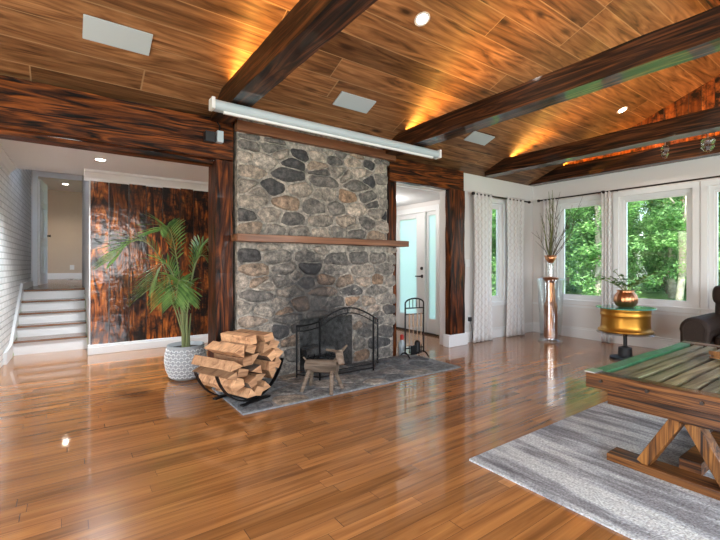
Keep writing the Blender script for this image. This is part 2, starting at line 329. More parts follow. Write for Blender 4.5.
# ------------------------------------------------------------------ shell
XW, YF, YR, ZP, SL = 6.87, 4.2, 1.1, 2.62, .4      # window wall, fireplace wall, ridge line, wall plate, ceiling slope
YB = 2*YR-YF                                         # back wall
ZR = ZP+SL*(YF-YR)
def floor_boards(x0, x1, y0, y1, bm):
    L = rl(bm); U = bm.loops.layers.uv.verify(); wd = .083; y = y0
    while y < y1-1e-4:
        yy = min(y+wd, y1); x = x0-random.random()*1.1
        while x < x1:
            l = random.uniform(.5, 1.7); a, b = max(x, x0), min(x+l, x1)
            if b > a+1e-3:
                f = bm.faces.new([bm.verts.new(p) for p in ((a,y,0),(b,y,0),(b,yy,0),(a,yy,0))]); f[L] = random.random()
                for lp, uv in zip(f.loops, ((0,0),(1,0),(1,1),(0,1))): lp[U].uv = uv
            x += l
        y = yy
bm = B(); floor_boards(-3.2, XW, YB, YF, bm); floor_boards(-3.2, 5.1, YF, 7.1, bm)
box(bm, -3.3, XW+.1, YB-.1, YF, -.2, -.002); box(bm, -3.3, 5.2, YF, 7.1, -.2, -.002)
o = struct('floor', bm, 'floor')
# ceiling: pine boards running along X on both slopes
bm = B(); L = rl(bm); U = bm.loops.layers.uv.verify()
n = 14
for side in (1, -1):
    for k in range(n):
        ya, yb = YR+side*(YF-YR)*k/n, YR+side*(YF-YR)*(k+1)/n
        x = -3.3-random.random()*2
        while x < XW:
            l = random.uniform(2.4, 4.6); a, b = max(x, -3.3), min(x+l, XW+.05)
            if b > a+.01:
                dz = random.uniform(0, .004)
                za, zb = ZR-SL*abs(ya-YR)+dz, ZR-SL*abs(yb-YR)+dz
                vs = [bm.verts.new(p) for p in ((a,ya,za),(b,ya,za),(b,yb,zb),(a,yb,zb))]
                f = bm.faces.new(vs); r_ = random.random(); f[L] = r_
                for lp, uv in zip(f.loops, ((0,0),(1,0),(1,1),(0,1))): lp[U].uv = uv
            x += l
for side in (1, -1):   # roof deck over the boards
    ya, yb = YR, YR+side*(YF-YR+.15); za, zb = ZR+.012, ZR+.012-SL*(YF-YR+.15)
    v = [bm.verts.new(p) for p in ((-3.5,ya,za),(XW+.3,ya,za),(XW+.3,yb,zb),(-3.5,yb,zb),(-3.5,ya,za+.15),(XW+.3,ya,za+.15),(XW+.3,yb,zb+.15),(-3.5,yb,zb+.15))]
    for q in ((0,3,2,1),(4,5,6,7),(0,1,5,4),(1,2,6,5),(2,3,7,6),(3,0,4,7)): bm.faces.new([v[i] for i in q])
struct('ceiling', bm, 'ceil')

# fireplace wall
WX0, WX1, WZ0, WZ1 = 5.30, 6.00, .60, 2.22
for a_ in ((-3.3, 1.38, YF, YF+.14, 2.24, 2.66), (3.4, 4.6, YF, YF+.14, 2.31, 2.66), (4.6, WX0, YF, YF+.14, 0, 2.66), (WX1, XW+.13, YF, YF+.14, 0, 2.66), (WX0, WX1, YF, YF+.14, 0, WZ0), (WX0, WX1, YF, YF+.14, WZ1, 2.66)):
    bm = B(); box(bm, *a_); struct('wall_fireplace', bm, 'white')
# window wall with gable
WY = [(2.96, 3.74), (1.87, 2.78), (.75, 1.71), (-1.5, .3)]
bm = B(); ys = sorted([YB-.1, YF]+[v for p in WY for v in p])
x0, x1 = XW, XW+.13
for a, b in zip(ys[:-1], ys[1:]):
    hole = any(abs(a-p[0]) < 1e-6 and abs(b-p[1]) < 1e-6 for p in WY)
    if hole: box(bm, x0, x1, a, b, 0, WZ0+.02); box(bm, x0, x1, a, b, WZ1+.02, ZP)
    else: box(bm, x0, x1, a, b, 0, ZP)
struct('wall_window', bm, 'white')
def gable(x0, x1, name, mt):
    bm = B(); L = rl(bm); U = bm.loops.layers.uv.verify(); wd = .14; y = YB
    while y < YF-1e-3:
        yy = min(y+wd, YF)
        t0, t1 = ZR-SL*abs(y-YR)+.01, ZR-SL*abs(yy-YR)+.01
        xo = x0+random.uniform(0, .012)
        v = [bm.verts.new(p) for p in ((xo,y,ZP),(xo,yy,ZP),(xo,yy,t1),(xo,y,t0),(x1,y,ZP),(x1,yy,ZP),(x1,yy,t1),(x1,y,t0))]
        r_ = random.random()
        for q in ((0,1,2,3),(7,6,5,4),(0,4,5,1),(1,5,6,2),(2,6,7,3),(3,7,4,0)):
            f = bm.faces.new([v[i] for i in q]); f[L] = r_
            for lp, uv in zip(f.loops, ((0,0),(0,1),(1,1),(1,0))): lp[U].uv = uv
        y = yy
    return struct(name, bm, mt)
gable(XW, XW+.13, 'wall_gable', 'gable')
gable(-3.33, -3.2, 'wall_left_gable', 'gable')
bm = B(); box(bm, -3.33, -3.2, YB-.1, YF+.1, 0, .6); box(bm, -3.33, -3.2, YB-.1, .05, .6, 2.4); box(bm, -3.33, -3.2, 2.35, YF+.1, .6, 2.4); box(bm, -3.33, -3.2, YB-.1, YF+.1, 2.4, ZP)
struct('wall_left', bm, 'white')
bm = B(); xs = [-3.3, -2.0, -.6, .2, 2.0, 3.4, 5.2, XW+.13]
for k, (a, b) in enumerate(zip(xs[:-1], xs[1:])):
    if k % 2: box(bm, a, b, YB-.14, YB, 0, .7); box(bm, a, b, YB-.14, YB, 2.3, ZP)
    else: box(bm, a, b, YB-.14, YB, 0, ZP)
struct('wall_back', bm, 'white')
# annex beyond the left opening
bm = B(); L = rl(bm); U = bm.loops.layers.uv.verify(); x = .27
XA = 5.1
while x < 3.9:
    xx = x+random.choice((.19, .215, .24)); d = random.uniform(0, .02); r_ = random.random()
    v, fs = box(bm, x+.003, xx-.003, 6.55+d, 6.6, .1, 2.36)
    for f in fs:
        f[L] = r_
        for lp, uv in zip(f.loops, ((0,0),(0,1),(1,1),(1,0))): lp[U].uv = uv
    x = xx
struct('wall_panelled', bm, 'char')
bm = B(); box(bm, .26, XA, 6.6, 6.72, 0, 2.46); box(bm, .26, .38, 6.72, 9.5, 0, 3.3); struct('wall_alcove', bm, 'white')
bm = B()
v = [bm.verts.new(p) for p in ((-.68,4.34,0),(-.50,9.56,0),(-.50,9.56,3.3),(-.68,4.34,3.3),(-.82,4.34,0),(-.64,9.56,0),(-.64,9.56,3.3),(-.82,4.34,3.3))]
for q in ((0,1,2,3),(7,6,5,4),(0,4,5,1),(1,5,6,2),(2,6,7,3),(3,7,4,0)): bm.faces.new([v[i] for i in q])
struct('wall_brick', bm, 'brick')
bm = B(); box(bm, -3.3, XA+.1, YF+.14, 6.95, 2.46, 2.56); struct('ceiling_alcove', bm, 'annexceil')
# lower ceiling of entry
bm = B(); box(bm, 3.4, XA, YF+.14, 6.6, 2.30, 2.44); struct('ceiling_entry', bm, 'annexceil')
bm = B(); box(bm, -.7, .5, 6.8, 9.6, 3.3, 3.4); struct('ceiling_stairwell', bm, 'annexceil')
# doorway wall above the landing and hall beyond
bm = B(); ZL = .82; YD = 9.5
box(bm, -.66, -.41, YD, YD+.12, 0, 3.3); box(bm, .33, .6, YD, YD+.12, 0, 3.3); box(bm, -.41, .33, YD, YD+.12, 2.81, 3.3)
struct('wall_landing', bm, 'white')
bm = B(); box(bm, -.48, -.41, YD-.03, YD, ZL, 2.88); box(bm, .33, .38, YD-.03, YD, ZL, 2.88); box(bm, -.48, .38, YD-.035, YD, 2.81, 2.9)
struct('trim_1', bm, 'trimwhite')
bm = B(); box(bm, -1.6, 2.2, 13.8, 13.9, ZL, 3.22); box(bm, -1.7, -1.6, YD+.12, 13.9, ZL, 3.22); box(bm, 2.2, 2.3, YD+.12, 13.9, ZL, 3.22)
struct('wall_hall', bm, 'beige')
bm = B(); box(bm, -1.7, 2.3, YD+.12, 13.9, 3.22, 3.3); struct('ceiling_hall', bm, 'annexceil')
bm = B(); box(bm, -1.6, 2.2, YD+.12, 13.8, ZL-.1, ZL); box(bm, -.49, .38, 8.11, YD+.12, ZL-.1, ZL); struct('floor_landing', bm, 'tread')
bm = B(); box(bm, -1.6, 2.2, 13.78, 13.8, ZL, ZL+.16); struct('baseboard_hall', bm, 'trimwhite')
# entry door wall
bm = B(); box(bm, XA, XA+.12, 4.34, 4.84, 0, 2.44); box(bm, XA, XA+.12, 6.1, 6.72, 0, 2.44); box(bm, XA, XA+.12, 4.84, 6.1, 2.2, 2.44)
struct('wall_entry', bm, 'white')

# crown and baseboards
def crown(bm, a, b, z, out, h=.12, d=.10):
    a, b, out = Vector(a), Vector(b), Vector(out)
    prof = [(0, 0), (0, -h), (d*.25, -h), (d*.35, -h*.75), (d*.8, -h*.3), (d, -h*.22), (d, 0)]
    r = [[bm.verts.new(Vector((p.x, p.y, z))+out*u+Vector((0,0,v))) for u, v in prof] for p in (a, b)]
    for i in range(len(prof)): j = (i+1) % len(prof); bm.faces.new((r[0][i], r[0][j], r[1][j], r[1][i]))
    bm.faces.new(r[0][::-1]); bm.faces.new(r[1])
bm = B(); crown(bm, (.20,6.6,0), (3.95,6.6,0), 2.46, (0,-1,0), .13, .16); struct('trim_2', bm, 'trimwhite')
bm = B(); crown(bm, (-.68,4.34,0), (-.60,6.9,0), 2.46, (1,0,0), .10, .09); struct('trim_3', bm, 'trimwhite')
bm = B(); box(bm, .24, 3.95, 6.52, 6.6, 0, .10); box(bm, .24, 3.95, 6.535, 6.6, .10, .13); struct('baseboard_alcove', bm, 'trimwhite', bevel=.004)
bm = B(); box(bm, 4.9, XW, YF-.02, YF, 0, .15); box(bm, 4.9, XW, YF-.012, YF, .15, .17); struct('baseboard_fireplace', bm, 'trimwhite', bevel=.004)
bm = B(); box(bm, XW-.02, XW, YB, YF, 0, .15); box(bm, XW-.012, XW, YB, YF, .15, .175); struct('baseboard_window', bm, 'trimwhite', bevel=.004)
bm = B(); box(bm, XW-.012, XW, YB, YF, .50, .53); struct('trim_4', bm, 'trimwhite')
bm = B(); box(bm, -3.3, 1.2, YF-.02, YF+.14, 2.21, 2.245); struct('trim_5', bm, 'beamx')
# skirt board rising along the brick wall
bm = B()
prof = [(6.5,0),(6.98,0),(8.0,ZL-.15),(9.48,ZL),(9.48,ZL+.10),(8.05,ZL+.10),(6.95,.17),(6.5,.14)]
def brx(y): return -.68+.18*(y-4.34)/5.22
r = [[bm.verts.new((brx(y)+dx, y, z)) for y, z in prof] for dx in (0, .03)]
bm.faces.new(r[0]); bm.faces.new(r[1][::-1])
for i in range(len(prof)): j = (i+1) % len(prof); bm.faces.new((r[0][i], r[0][j], r[1][j], r[1][i]))
struct('trim_6', bm, 'trimwhite')

# ------------------------------------------------------------------ windows
def window(n, axis, a, b, pos, depth=.10, z0=WZ0, z1=WZ1, sgn=1):
    """frame in a hole; axis 'x': runs along x at y=pos, sgn=-1 inside is smaller; axis 'y' along y at x=pos"""
    def bb(bm, u0, u1, v0, v1, za, zb):
        if axis == 'x': box(bm, u0, u1, pos+v0, pos+v1, za, zb)
        else: box(bm, pos+v0, pos+v1, u0, u1, za, zb)
    fw = .055; bm = B()
    for (u0, u1, za, zb) in ((a, a+fw, z0, z1), (b-fw, b, z0, z1), (a+fw, b-fw, z1-fw, z1), (a+fw, b-fw, z0, z0+fw)): bb(bm, u0, u1, .03, depth, za, zb)
    c = .07   # casing on the room side
    for (u0, u1, za, zb) in ((a-c, a, z0-c, z1+c), (b, b+c, z0-c, z1+c), (a, b, z1, z1+c), (a, b, z0-c, z0)): bb(bm, u0, u1, -.02, 0, za, zb)
    root = struct('window_%d' % n, bm, 'trimwhite')
    bm = B()
    for (u0, u1, za, zb) in ((a+fw, a+fw+.03, z0+fw, z1-fw), (b-fw-.03, b-fw, z0+fw, z1-fw), (a+fw+.03, b-fw-.03, z1-fw-.03, z1-fw), (a+fw+.03, b-fw-.03, z0+fw, z0+fw+.03)): bb(bm, u0, u1, .05, .09, za, zb)
    obj('sash', bm, 'trimwhite', root)
    bm = B(); bb(bm, a+fw+.03, b-fw-.03, .065, .071, z0+fw+.03, z1-fw-.03); obj('pane', bm, 'glass', root)
    bm = B(); bb(bm, a-c-.02, b+c+.02, -.05, .03, z0-.02, z0+.005); obj('sill', bm, 'trimwhite', root, bevel=.004)
window(1, 'x', WX0, WX1, YF)
for k, p in enumerate(WY): window(2+k, 'y', p[0], p[1], XW, z0=WZ0+.02, z1=WZ1+.02)
for k, (a, b) in enumerate(((-2.0, -.6), (.2, 2.0), (3.4, 5.2))):
    bm = B()
    for (u0, u1, za, zb) in ((a, a+.06, .7, 2.3), (b-.06, b, .7, 2.3), (a, b, 2.24, 2.3), (a, b, .7, .76), ((a+b)/2-.03, (a+b)/2+.03, .7, 2.3)): box(bm, u0, u1, YB-.1, YB-.03, za, zb)
    struct('window_%d' % (6+k), bm, 'trimwhite')

# ------------------------------------------------------------------ timbers
def timber(name, label, args, mt, **k):
    bm = B(); hewn(bm, *args, **k); o = obj(name, bm, mt); tag(o, label, 'beam'); return o
BX = [(1.15, 1.34), (3.27, 3.47), (5.36, 5.56)]
bl = ['dark varnished ceiling tie beam above the left end of the fireplace', 'long dark varnished ceiling tie beam crossing right of the fireplace, middle of three', 'dark varnished ceiling tie beam nearest the windows, with crystal drops']
for (a, b), lab in zip(BX, bl):
    bm = B(); hewn(bm, a, b, YB, 4.10, 2.60, 2.80, .006)
    r_ = obj('ceiling_beam', bm, 'beam'); tag(r_, lab, 'beam')
    bm = B(); box(bm, a+.085, a+.105, YB+.3, 3.6, 2.808, 2.814); obj('led_strip', bm, 'led', r_)
    l = light('amber_strip', 'AREA', ((a+.095), 2.1, 2.83), (R(180), 0, 0), 15, (1, .50, .10), shape='RECTANGLE', size=.10, size_y=3.2); l.parent = r_
timber('wall_beam', 'dark beam lying along the top of the window wall, under orange boards', (6.70, 6.87, YB, 4.18, 2.62, 2.84), 'beam', amp=.006)
l = light('amber_strip', 'AREA', (6.76, 1.8, 2.87), (R(180), R(12), 0), 14, (1, .42, .06), shape='RECTANGLE', size=.03, size_y=4.2)
timber('ridge_beam', 'dark ridge beam at the top right corner under the ceiling peak', (-3.2, XW, 1.0, 1.2, 3.62, 3.84), 'beamx', amp=.008)
timber('header_beam', 'wide rough-sawn brown beam over the left opening', (-3.2, 1.37, 4.09, 4.2, 2.25, 2.63), 'beamx', amp=.014)
timber('header_beam', 'short dark beam over the entry opening right of the fireplace', (3.42, 4.87, 4.10, 4.2, 2.31, 2.60), 'beamx', amp=.012)
def post(label, args):
    bm = B(); hewn(bm, *args, amp=.010); tag(obj('timber_post', bm, 'post'), label, 'post')
post('reddish dark timber post on the left side of the stone chimney', (1.20, 1.37, 4.10, 4.36, 0, 2.24))
post('narrow dark timber post tight against the right side of the chimney', (3.46, 3.62, 4.2, 4.34, 0, 2.31))
post('dark timber post on a white plinth right of the entry opening', (4.56, 4.87, 4.08, 4.185, .18, 2.31))
bm = B(); box(bm, 4.52, 4.93, 4.07, 4.199, 0, .18); tag(obj('post_plinth', bm, 'trimwhite', bevel=.01), 'white plinth under the dark timber post by the entry', 'plinth')

# ------------------------------------------------------------------ fireplace
FP = thing('stone_fireplace', 'tall grey and brown fieldstone fireplace with wooden mantel shelf', 'fireplace', (2.45, 4.1, 0))
FPi = Matrix.Translation((-2.45, -4.1, 0))
def fpart(name, bm, mt, **k):
    bmesh.ops.transform(bm, matrix=FPi, verts=bm.verts); return obj(name, bm, mt, FP, **k)
def clip_poly(P, nx, nz, d):
    """keep the side where nx*x+nz*z <= d"""
    out = []
    for i in range(len(P)):
        a, b = P[i], P[(i+1) % len(P)]; fa, fb = a[0]*nx+a[1]*nz-d, b[0]*nx+b[1]*nz-d
        if fa <= 0: out.append(a)
        if (fa < 0 < fb) or (fb < 0 < fa):
            t_ = fa/(fa-fb); out.append((a[0]+(b[0]-a[0])*t_, a[1]+(b[1]-a[1])*t_))
    return out
def stonewall(bm, x0, x1, z0, z1, y, hole=None, flat=False, rows=(.075, .175), asp=(1.3, 3.3), ax=1.9, ragged=0):
    """rubble masonry: convex cells of an uneven layout, each a domed lump standing out of the mortar"""
    L = rl(bm); S = []; z = z0
    while z < z1:
        h = random.uniform(*rows); x = x0-random.random()*.1
        while x < x1:
            wd = random.uniform(*asp)*h; S.append((x+wd/2, z+h/2+random.uniform(-.22, .22)*h, random.uniform(-.0016, .0016)))
            if random.random() < .15: S.append((x+wd*.8, z+h*.15, -.0015))
            x += wd
        z += h
    for (cx, cz, w0) in S:
        if not (x0 < cx < x1 and z0 < cz < z1): continue
        if hole and hole[0] < cx < hole[1] and cz < hole[2]: continue
        P = [(x0, z0), (x1, z0), (x1, z1), (x0, z1)]
        for (qx, qz, w1) in S:
            dx, dz = qx-cx, qz-cz
            if (dx == 0 and dz == 0) or abs(dx) > .9 or abs(dz) > .6: continue
            sx, sz = dx, dz*ax*ax      # anisotropic power diagram
            d = (qx*qx-cx*cx)/2+(qz*qz-cz*cz)*ax*ax/2 + (w0-w1)*1.0
            P = clip_poly(P, sx, sz, d)
            if len(P) < 3: break
        if len(P) < 3: continue
        if hole:
            if cz < hole[2]-.04: P = clip_poly(P, 1, 0, hole[0]) if cx < (hole[0]+hole[1])/2 else clip_poly(P, -1, 0, -hole[1])
            elif hole[0]-.1 < cx < hole[1]+.1: P = clip_poly(P, 0, -1, -hole[2])
            if len(P) < 3: continue
        m = .006; gx = sum(p[0] for p in P)/len(P); gz = sum(p[1] for p in P)/len(P)
        for _ in range(2):
            P = [q for a, b in zip(P, P[1:]+P[:1]) for q in ((a[0]*.86+b[0]*.14, a[1]*.86+b[1]*.14), (a[0]*.14+b[0]*.86, a[1]*.14+b[1]*.86))]
        NB = 24; per = [math.dist(a, b) for a, b in zip(P, P[1:]+P[:1])]; tot = sum(per)
        if tot < .12: continue
        Q = []; acc = 0; k = 0
        for i in range(NB):
            tgt = tot*i/NB
            while acc+per[k] < tgt: acc += per[k]; k += 1
            f_ = (tgt-acc)/max(per[k], 1e-9); a, b = P[k], P[(k+1) % len(P)]; Q.append((a[0]+(b[0]-a[0])*f_, a[1]+(b[1]-a[1])*f_))
        hh = random.uniform(.010, .042)*(.22 if flat else 1); sd = random.random()*60; tx, tz = random.uniform(-2.5, 2.5), random.uniform(-3, 2); r_ = random.random(); rings = []
        sz_ = tot/4
        for t_ in (1.0, .93, .80, .6, .35):
            ring = []
            for (px, pz) in Q:
                sc = max(.2, 1-m*2.2/sz_)*t_; x = gx+(px-gx)*sc; zz = gz+(pz-gz)*sc
                nv = noise.noise_vector(Vector((x*14, zz*14, sd))); x += nv.x*.010; zz += nv.y*.010
                if ragged and x > x1-.06: x += ragged*noise.noise(Vector((0, gz*9, 4)))
                d = hh*(1-t_**5)**.8*(1+tx*(x-gx)+tz*(zz-gz))+(.014*noise.noise(Vector((x*19, zz*19, sd)))+.006*noise.noise(Vector((x*50, zz*50, sd))))*(1-t_**6)*(.25 if flat else 1)
                ring.append(bm.verts.new((x, zz, y+max(d, -.001)+(.003 if t_ < 1 else -.002)) if flat else (x, y-d+(.012 if t_ == 1 else 0), zz)))
            rings.append(ring)
        d = hh*(1+.1); c_ = bm.verts.new((gx, gz, y+max(.003, d*.9)) if flat else (gx, y-d, gz)); fs = []
        for a_, b_ in zip(rings[:-1], rings[1:]):
            for i in range(NB): fs.append(bm.faces.new((a_[i], a_[(i+1) % NB], b_[(i+1) % NB], b_[i])))
        for i in range(NB): fs.append(bm.faces.new((rings[-1][i], rings[-1][(i+1) % NB], c_)))
        for f in fs: f[L] = r_; f.smooth = True
H0, H1, HZ = 2.10, 2.80, .60
bm = B(); stonewall(bm, 1.39, 3.50, .02, 1.43, 4.06, (H0, H1, HZ), ragged=.05); stonewall(bm, 1.39, 3.36, 1.50, 2.54, 4.06, ragged=.04)
fpart('stonework', bm, 'stone')
bm = B()
box(bm, 1.40, H0, 4.058, 4.9, 0, 1.45); box(bm, H1, 3.44, 4.058, 4.9, 0, 1.45); box(bm, H0, H1, 4.058, 4.9, HZ, 1.45); box(bm, 1.40, 3.34, 4.058, 4.9, 1.45, 2.7)
fpart('mortar', bm, 'mortar')
bm = B()   # firebox: open at the front
a0, a1, b0, b1, yb = H0+.002, H1-.002, H0+.14, H1-.14, 4.62
for q in (((a0,4.06,0),(b0,yb,0),(b0,yb,HZ),(a0,4.06,HZ)), ((a1,4.06,0),(b1,yb,0),(b1,yb,HZ),(a1,4.06,HZ)), ((b0,yb,0),(b1,yb,0),(b1,yb,HZ),(b0,yb,HZ)), ((a0,4.06,HZ-.001),(a1,4.06,HZ-.001),(b1,yb,HZ-.001),(b0,yb,HZ-.001)), ((a0,4.06,.024),(a1,4.06,.024),(b1,yb,.024),(b0,yb,.024))):
    bm.faces.new([bm.verts.new(p) for p in q])
fpart('firebox', bm, 'soot')
bm = B(); hewn(bm, 1.34, 3.56, 3.88, 4.07, 1.435, 1.505, .006); fpart('mantel_shelf', bm, 'mantel', bevel=.004)
bm = B(); stonewall(bm, 1.15, 3.75, 3.20, 4.06, .014, None, True, (.2, .34), (1.0, 1.8), 1.1); 
HE = thing('stone_hearth', 'flat grey slate hearth slab set in the floor before the fireplace', 'hearth', (2.45, 3.63, 0)); HI = Matrix.Translation((-2.45, -3.63, 0))
bmesh.ops.transform(bm, matrix=HI, verts=bm.verts); obj('slate_paving', bm, 'slate', HE)
bm = B(); box(bm, 1.15, 3.75, 3.20, 4.055, .001, .015); bmesh.ops.transform(bm, matrix=HI, verts=bm.verts); obj('bed', bm, 'slatebed', HE)
bm = B(); hewn(bm, 1.38, 3.44, 4.0, 4.08, 2.54, 2.64, .006); tag(obj('fascia_board', bm, 'mantel'), 'reddish brown board capping the top of the stone chimney', 'board')
# grate with charred logs
g = thing('fire_grate', 'black iron grate inside the sooty firebox', 'grate', (2.47, 4.3, .024)); bm = B()
for k in range(6): tube(bm, [(-.2+.08*k, -.13, .14), (-.2+.08*k, -.1, .08), (-.2+.08*k, .12, .08), (-.2+.08*k, .14, .14)], .008)
for y_ in (-.08, .1): bar(bm, (-.22, y_, .072), (.22, y_, .072), .015, .015)
obj('bars', bm, 'black', g)
for sx in (-.2, .2):
    for sy in (-.08, .1): bm = B(); bar(bm, (sx, sy, 0), (sx, sy, .07), .015, .015, (1,0,0)); obj('leg', bm, 'black', g)
for (a, b, lab) in (((2.27, 4.27, .165), (2.68, 4.30, .165), 'charred log lying at the front of the fire grate'), ((2.28, 4.38, .165), (2.66, 4.37, .165), 'charred log lying at the back of the fire grate')):
    bm = B(); tube(bm, [a, ((a[0]+b[0])/2, (a[1]+b[1])/2+.01, a[2]+.01), b], [.05, .055, .045], 10); tag(obj('charred_log', bm, 'soot'), lab, 'log')

# ------------------------------------------------------------------ ceiling fittings
NS = Vector((0, -SL, -1)).normalized()           # normal of the front slope, pointing into the room
def zc(y): return ZP+SL*(YF-y)
def speaker_grille(x0, x1, y0, y1, label):
    bm = B(); off = -.016
    t = Vector((0, -1, SL)).normalized()
    def P(x, y, d): return Vector((x, y, zc(y)))+NS*d
    fr = [(x0,y0),(x1,y0),(x1,y1),(x0,y1)]
    r = [[bm.verts.new(P(x, y, d)) for x, y in fr] for d in (.001, .014)]
    bm.faces.new(r[0]); bm.faces.new(r[1][::-1])
    for i in range(4): j = (i+1) % 4; bm.faces.new((r[0][i], r[0][j], r[1][j], r[1][i]))
    tag(obj('speaker_grille', bm, 'casing', bevel=.004), label, 'speaker')
speaker_grille(.10, .535, 3.41, 3.603, 'white rectangular ceiling speaker grille above the left opening')
speaker_grille(2.232, 2.667, 3.418, 3.596, 'white rectangular ceiling speaker grille above the fireplace')
speaker_grille(4.27, 4.70, 3.425, 3.60, 'white rectangular ceiling speaker grille right of the projector screen')
def downlight(loc, nrm, r, label, e, emis='lamp', color=(1,.93,.82)):
    t = thing('downlight', label, 'light', loc); q = Vector((0,0,-1)).rotation_difference(nrm).to_euler(); t.rotation_euler = q
    bm = B(); lathe(bm, [(r*.8, -.003), (r*1.15, -.003), (r*1.15, .001), (r*.8, .001), (r*.8, -.003)], n=24, cap=False); obj('trim_ring', bm, 'trimwhite', t)
    bm = B(); lathe(bm, [(.001, -.002), (r*.82, -.002)], n=24); obj('diffuser', bm, emis, t)
    if e:
        l = light('lamp_light', 'SPOT', (0,0,-.02), (0,0,0), e, color, spot_size=R(130), spot_blend=.8, shadow_soft_size=.06); l.parent = t
downlight((2.463, 2.522, zc(2.522)), NS, .06, 'small round lit downlight in the pine ceiling between the first two beams', 20)
downlight((6.176, 2.457, zc(2.457)), NS, .06, 'small round lit downlight in the pine ceiling near the windows beyond the third beam', 20)
downlight((.34, 5.79, 2.459), Vector((0,0,-1)), .06, 'round lit downlight in the white ceiling before the dark panelled wall', 250, color=(.86,.93,1))
downlight((.0, 12.6, 3.219), Vector((0,0,-1)), .07, 'lit downlight in the hall ceiling seen through the open doorway', 60, color=(1,.82,.6))
light('entry_light', 'POINT', (4.3, 5.3, 2.1), (0,0,0), 15, (1,.95,.9), shadow_soft_size=.15)
# projector screen casing
t = thing('projector_screen', 'long white retracted projector screen casing under the beams before the chimney', 'screen', (2.34, 3.5, 2.545))
bm = B(); n_ = 16; prof = [(.043*math.cos(a), .043*math.sin(a)) for a in [PI/2+PI*i/10 for i in range(11)]]+[(.045,-.043),(.045,.043)]
r = [[bm.verts.new((x, y, z)) for y, z in prof] for x in (-1.33, 1.33)]
for i in range(len(prof)): j = (i+1) % len(prof); bm.faces.new((r[0][i], r[0][j], r[1][j], r[1][i]))
bm.faces.new(r[0]); bm.faces.new(r[1][::-1]); obj('casing', bm, 'casing', t)
for s in (-1, 1): bm = B(); box(bm, min(s*1.33, s*1.36), max(s*1.33, s*1.36), -.048, .05, -.048, .05); obj('end_cap', bm, 'trimwhite', t, bevel=.006)
bm = B(); box(bm, -1.25, 1.25, -.012, .012, -.062, -.040); obj('weight_bar', bm, 'trimwhite', t)
t = thing('wall_bracket', 'small white and black bracket fixture on the header beam under the screen end', 'bracket', (1.22, 4.06, 2.5))
bm = B(); box(bm, -.03, .03, -.05, .02, -.11, 0); obj('white_box', bm, 'casing', t, bevel=.004)
bm = B(); box(bm, -.14, -.05, -.05, .03, -.12, -.02); obj('black_box', bm, 'blackmatte', t, bevel=.005)
bm = B(); tube(bm, [(0, -.01, 0), (-.01, -.06, .04), (-.03, -.04, .08)], .008); obj('cable', bm, 'black', t)

# crystal drops by the third beam
for (x, y, lab, s) in ((5.66, 1.80, 'small clear crystal drop hanging beside the beam nearest the windows', .045), (5.70, 1.42, 'larger clear crystal drop at the right end of the beam nearest the windows', .07)):
    t = thing('crystal_drop', lab, 'ornament', (x, y, 2.6))
    bm = B(); tube(bm, [(-.12, 0, .1), (0, 0, .1), (0, 0, -.01)], .004); obj('hook', bm, 'steel', t)
    bm = B(); lathe(bm, [(.004, 0), (s*.7, -.02), (s, -.05), (s*.75, -.09), (s*.9, -.11), (s*.5, -.15), (.003, -.17)], n=8); obj('crystal', bm, 'clear', t)

# ------------------------------------------------------------------ stairs and doors
t = thing('staircase', 'short flight of white risers with brown wooden treads leading to the doorway', 'stairs', (-.15, 7.07, 0))
zs = [0, .19, .35, .51, .665, .82]; ysr = [7.07, 7.4, 7.6, 7.85, 8.1, 8.13]
for k in range(5):
    xl = brx(ysr[k])+.03+.15
    bm = B(); box(bm, xl, .255+.15, ysr[k]-7.07, ysr[k]-7.07+.04, zs[k]-.02 if k else 0, zs[k+1]-.03); obj('riser', bm, 'trimwhite', t)
    bm = B(); box(bm, xl, .255+.15, ysr[k]-7.07-.03, ysr[k+1]-7.07+.04, zs[k+1]-.028, zs[k+1]); obj('tread', bm, 'tread', t, bevel=.006)
# open six-panel door
d = bpy.data.objects.new('door_1', None); C.objects.link(d); d['kind'] = 'structure'; d.location = (-.395, YD+.13, ZL+.01); d.rotation_euler = (0, 0, R(83))
bm = B(); box(bm, 0, .72, -.018, .018, 0, 1.96)
obj('door_leaf', bm, 'trimwhite', d, bevel=.003)
for (u0, u1) in ((.1, .32), (.40, .62)):
    for (z0, z1) in ((.2, .75), (.88, 1.45), (1.56, 1.82)):
        bm = B()
        for a, b, c, e in ((u0, u1, z0, z0+.02), (u0, u1, z1-.02, z1), (u0, u0+.02, z0, z1), (u1-.02, u1, z0, z1)): box(bm, a, b, -.028, -.017, c, e)
        box(bm, u0+.05, u1-.05, -.026, -.017, z0+.05, z1-.05); obj('door_panel', bm, 'trimwhite', d, bevel=.003)
bm = B(); tube(bm, [(.66, -.018, .95), (.66, -.05, .95), (.66, -.075, .95)], [.02, .014, .028], 14); obj('door_handle', bm, 'rod', d)
# entry door with frosted glass and sidelight
d = bpy.data.objects.new('door_2', None); C.objects.link(d); d['kind'] = 'structure'; d.location = (XA, 0, 0)
def dframe(bm, y0, y1, z0, z1, g, t0, t1): # frame around glass g=(y0,y1,z0,z1)
    box(bm, t0, t1, y0, g[0], z0, z1); box(bm, t0, t1, g[1], y1, z0, z1); box(bm, t0, t1, g[0], g[1], z0, g[2]); box(bm, t0, t1, g[0], g[1], g[3], z1)
bm = B(); dframe(bm, 5.18, 6.04, .01, 2.13, (5.40, 5.86, .3, 2.04), .03, .075); obj('door_leaf', bm, 'trimwhite', d, bevel=.004)
bm = B(); box(bm, .045, .055, 5.40, 5.86, .3, 2.04); obj('door_glass', bm, 'frost', d)
bm = B(); dframe(bm, 4.88, 5.14, .01, 2.13, (4.91, 5.095, .27, 2.06), .03, .075); obj('sidelight_frame', bm, 'trimwhite', d, bevel=.004)
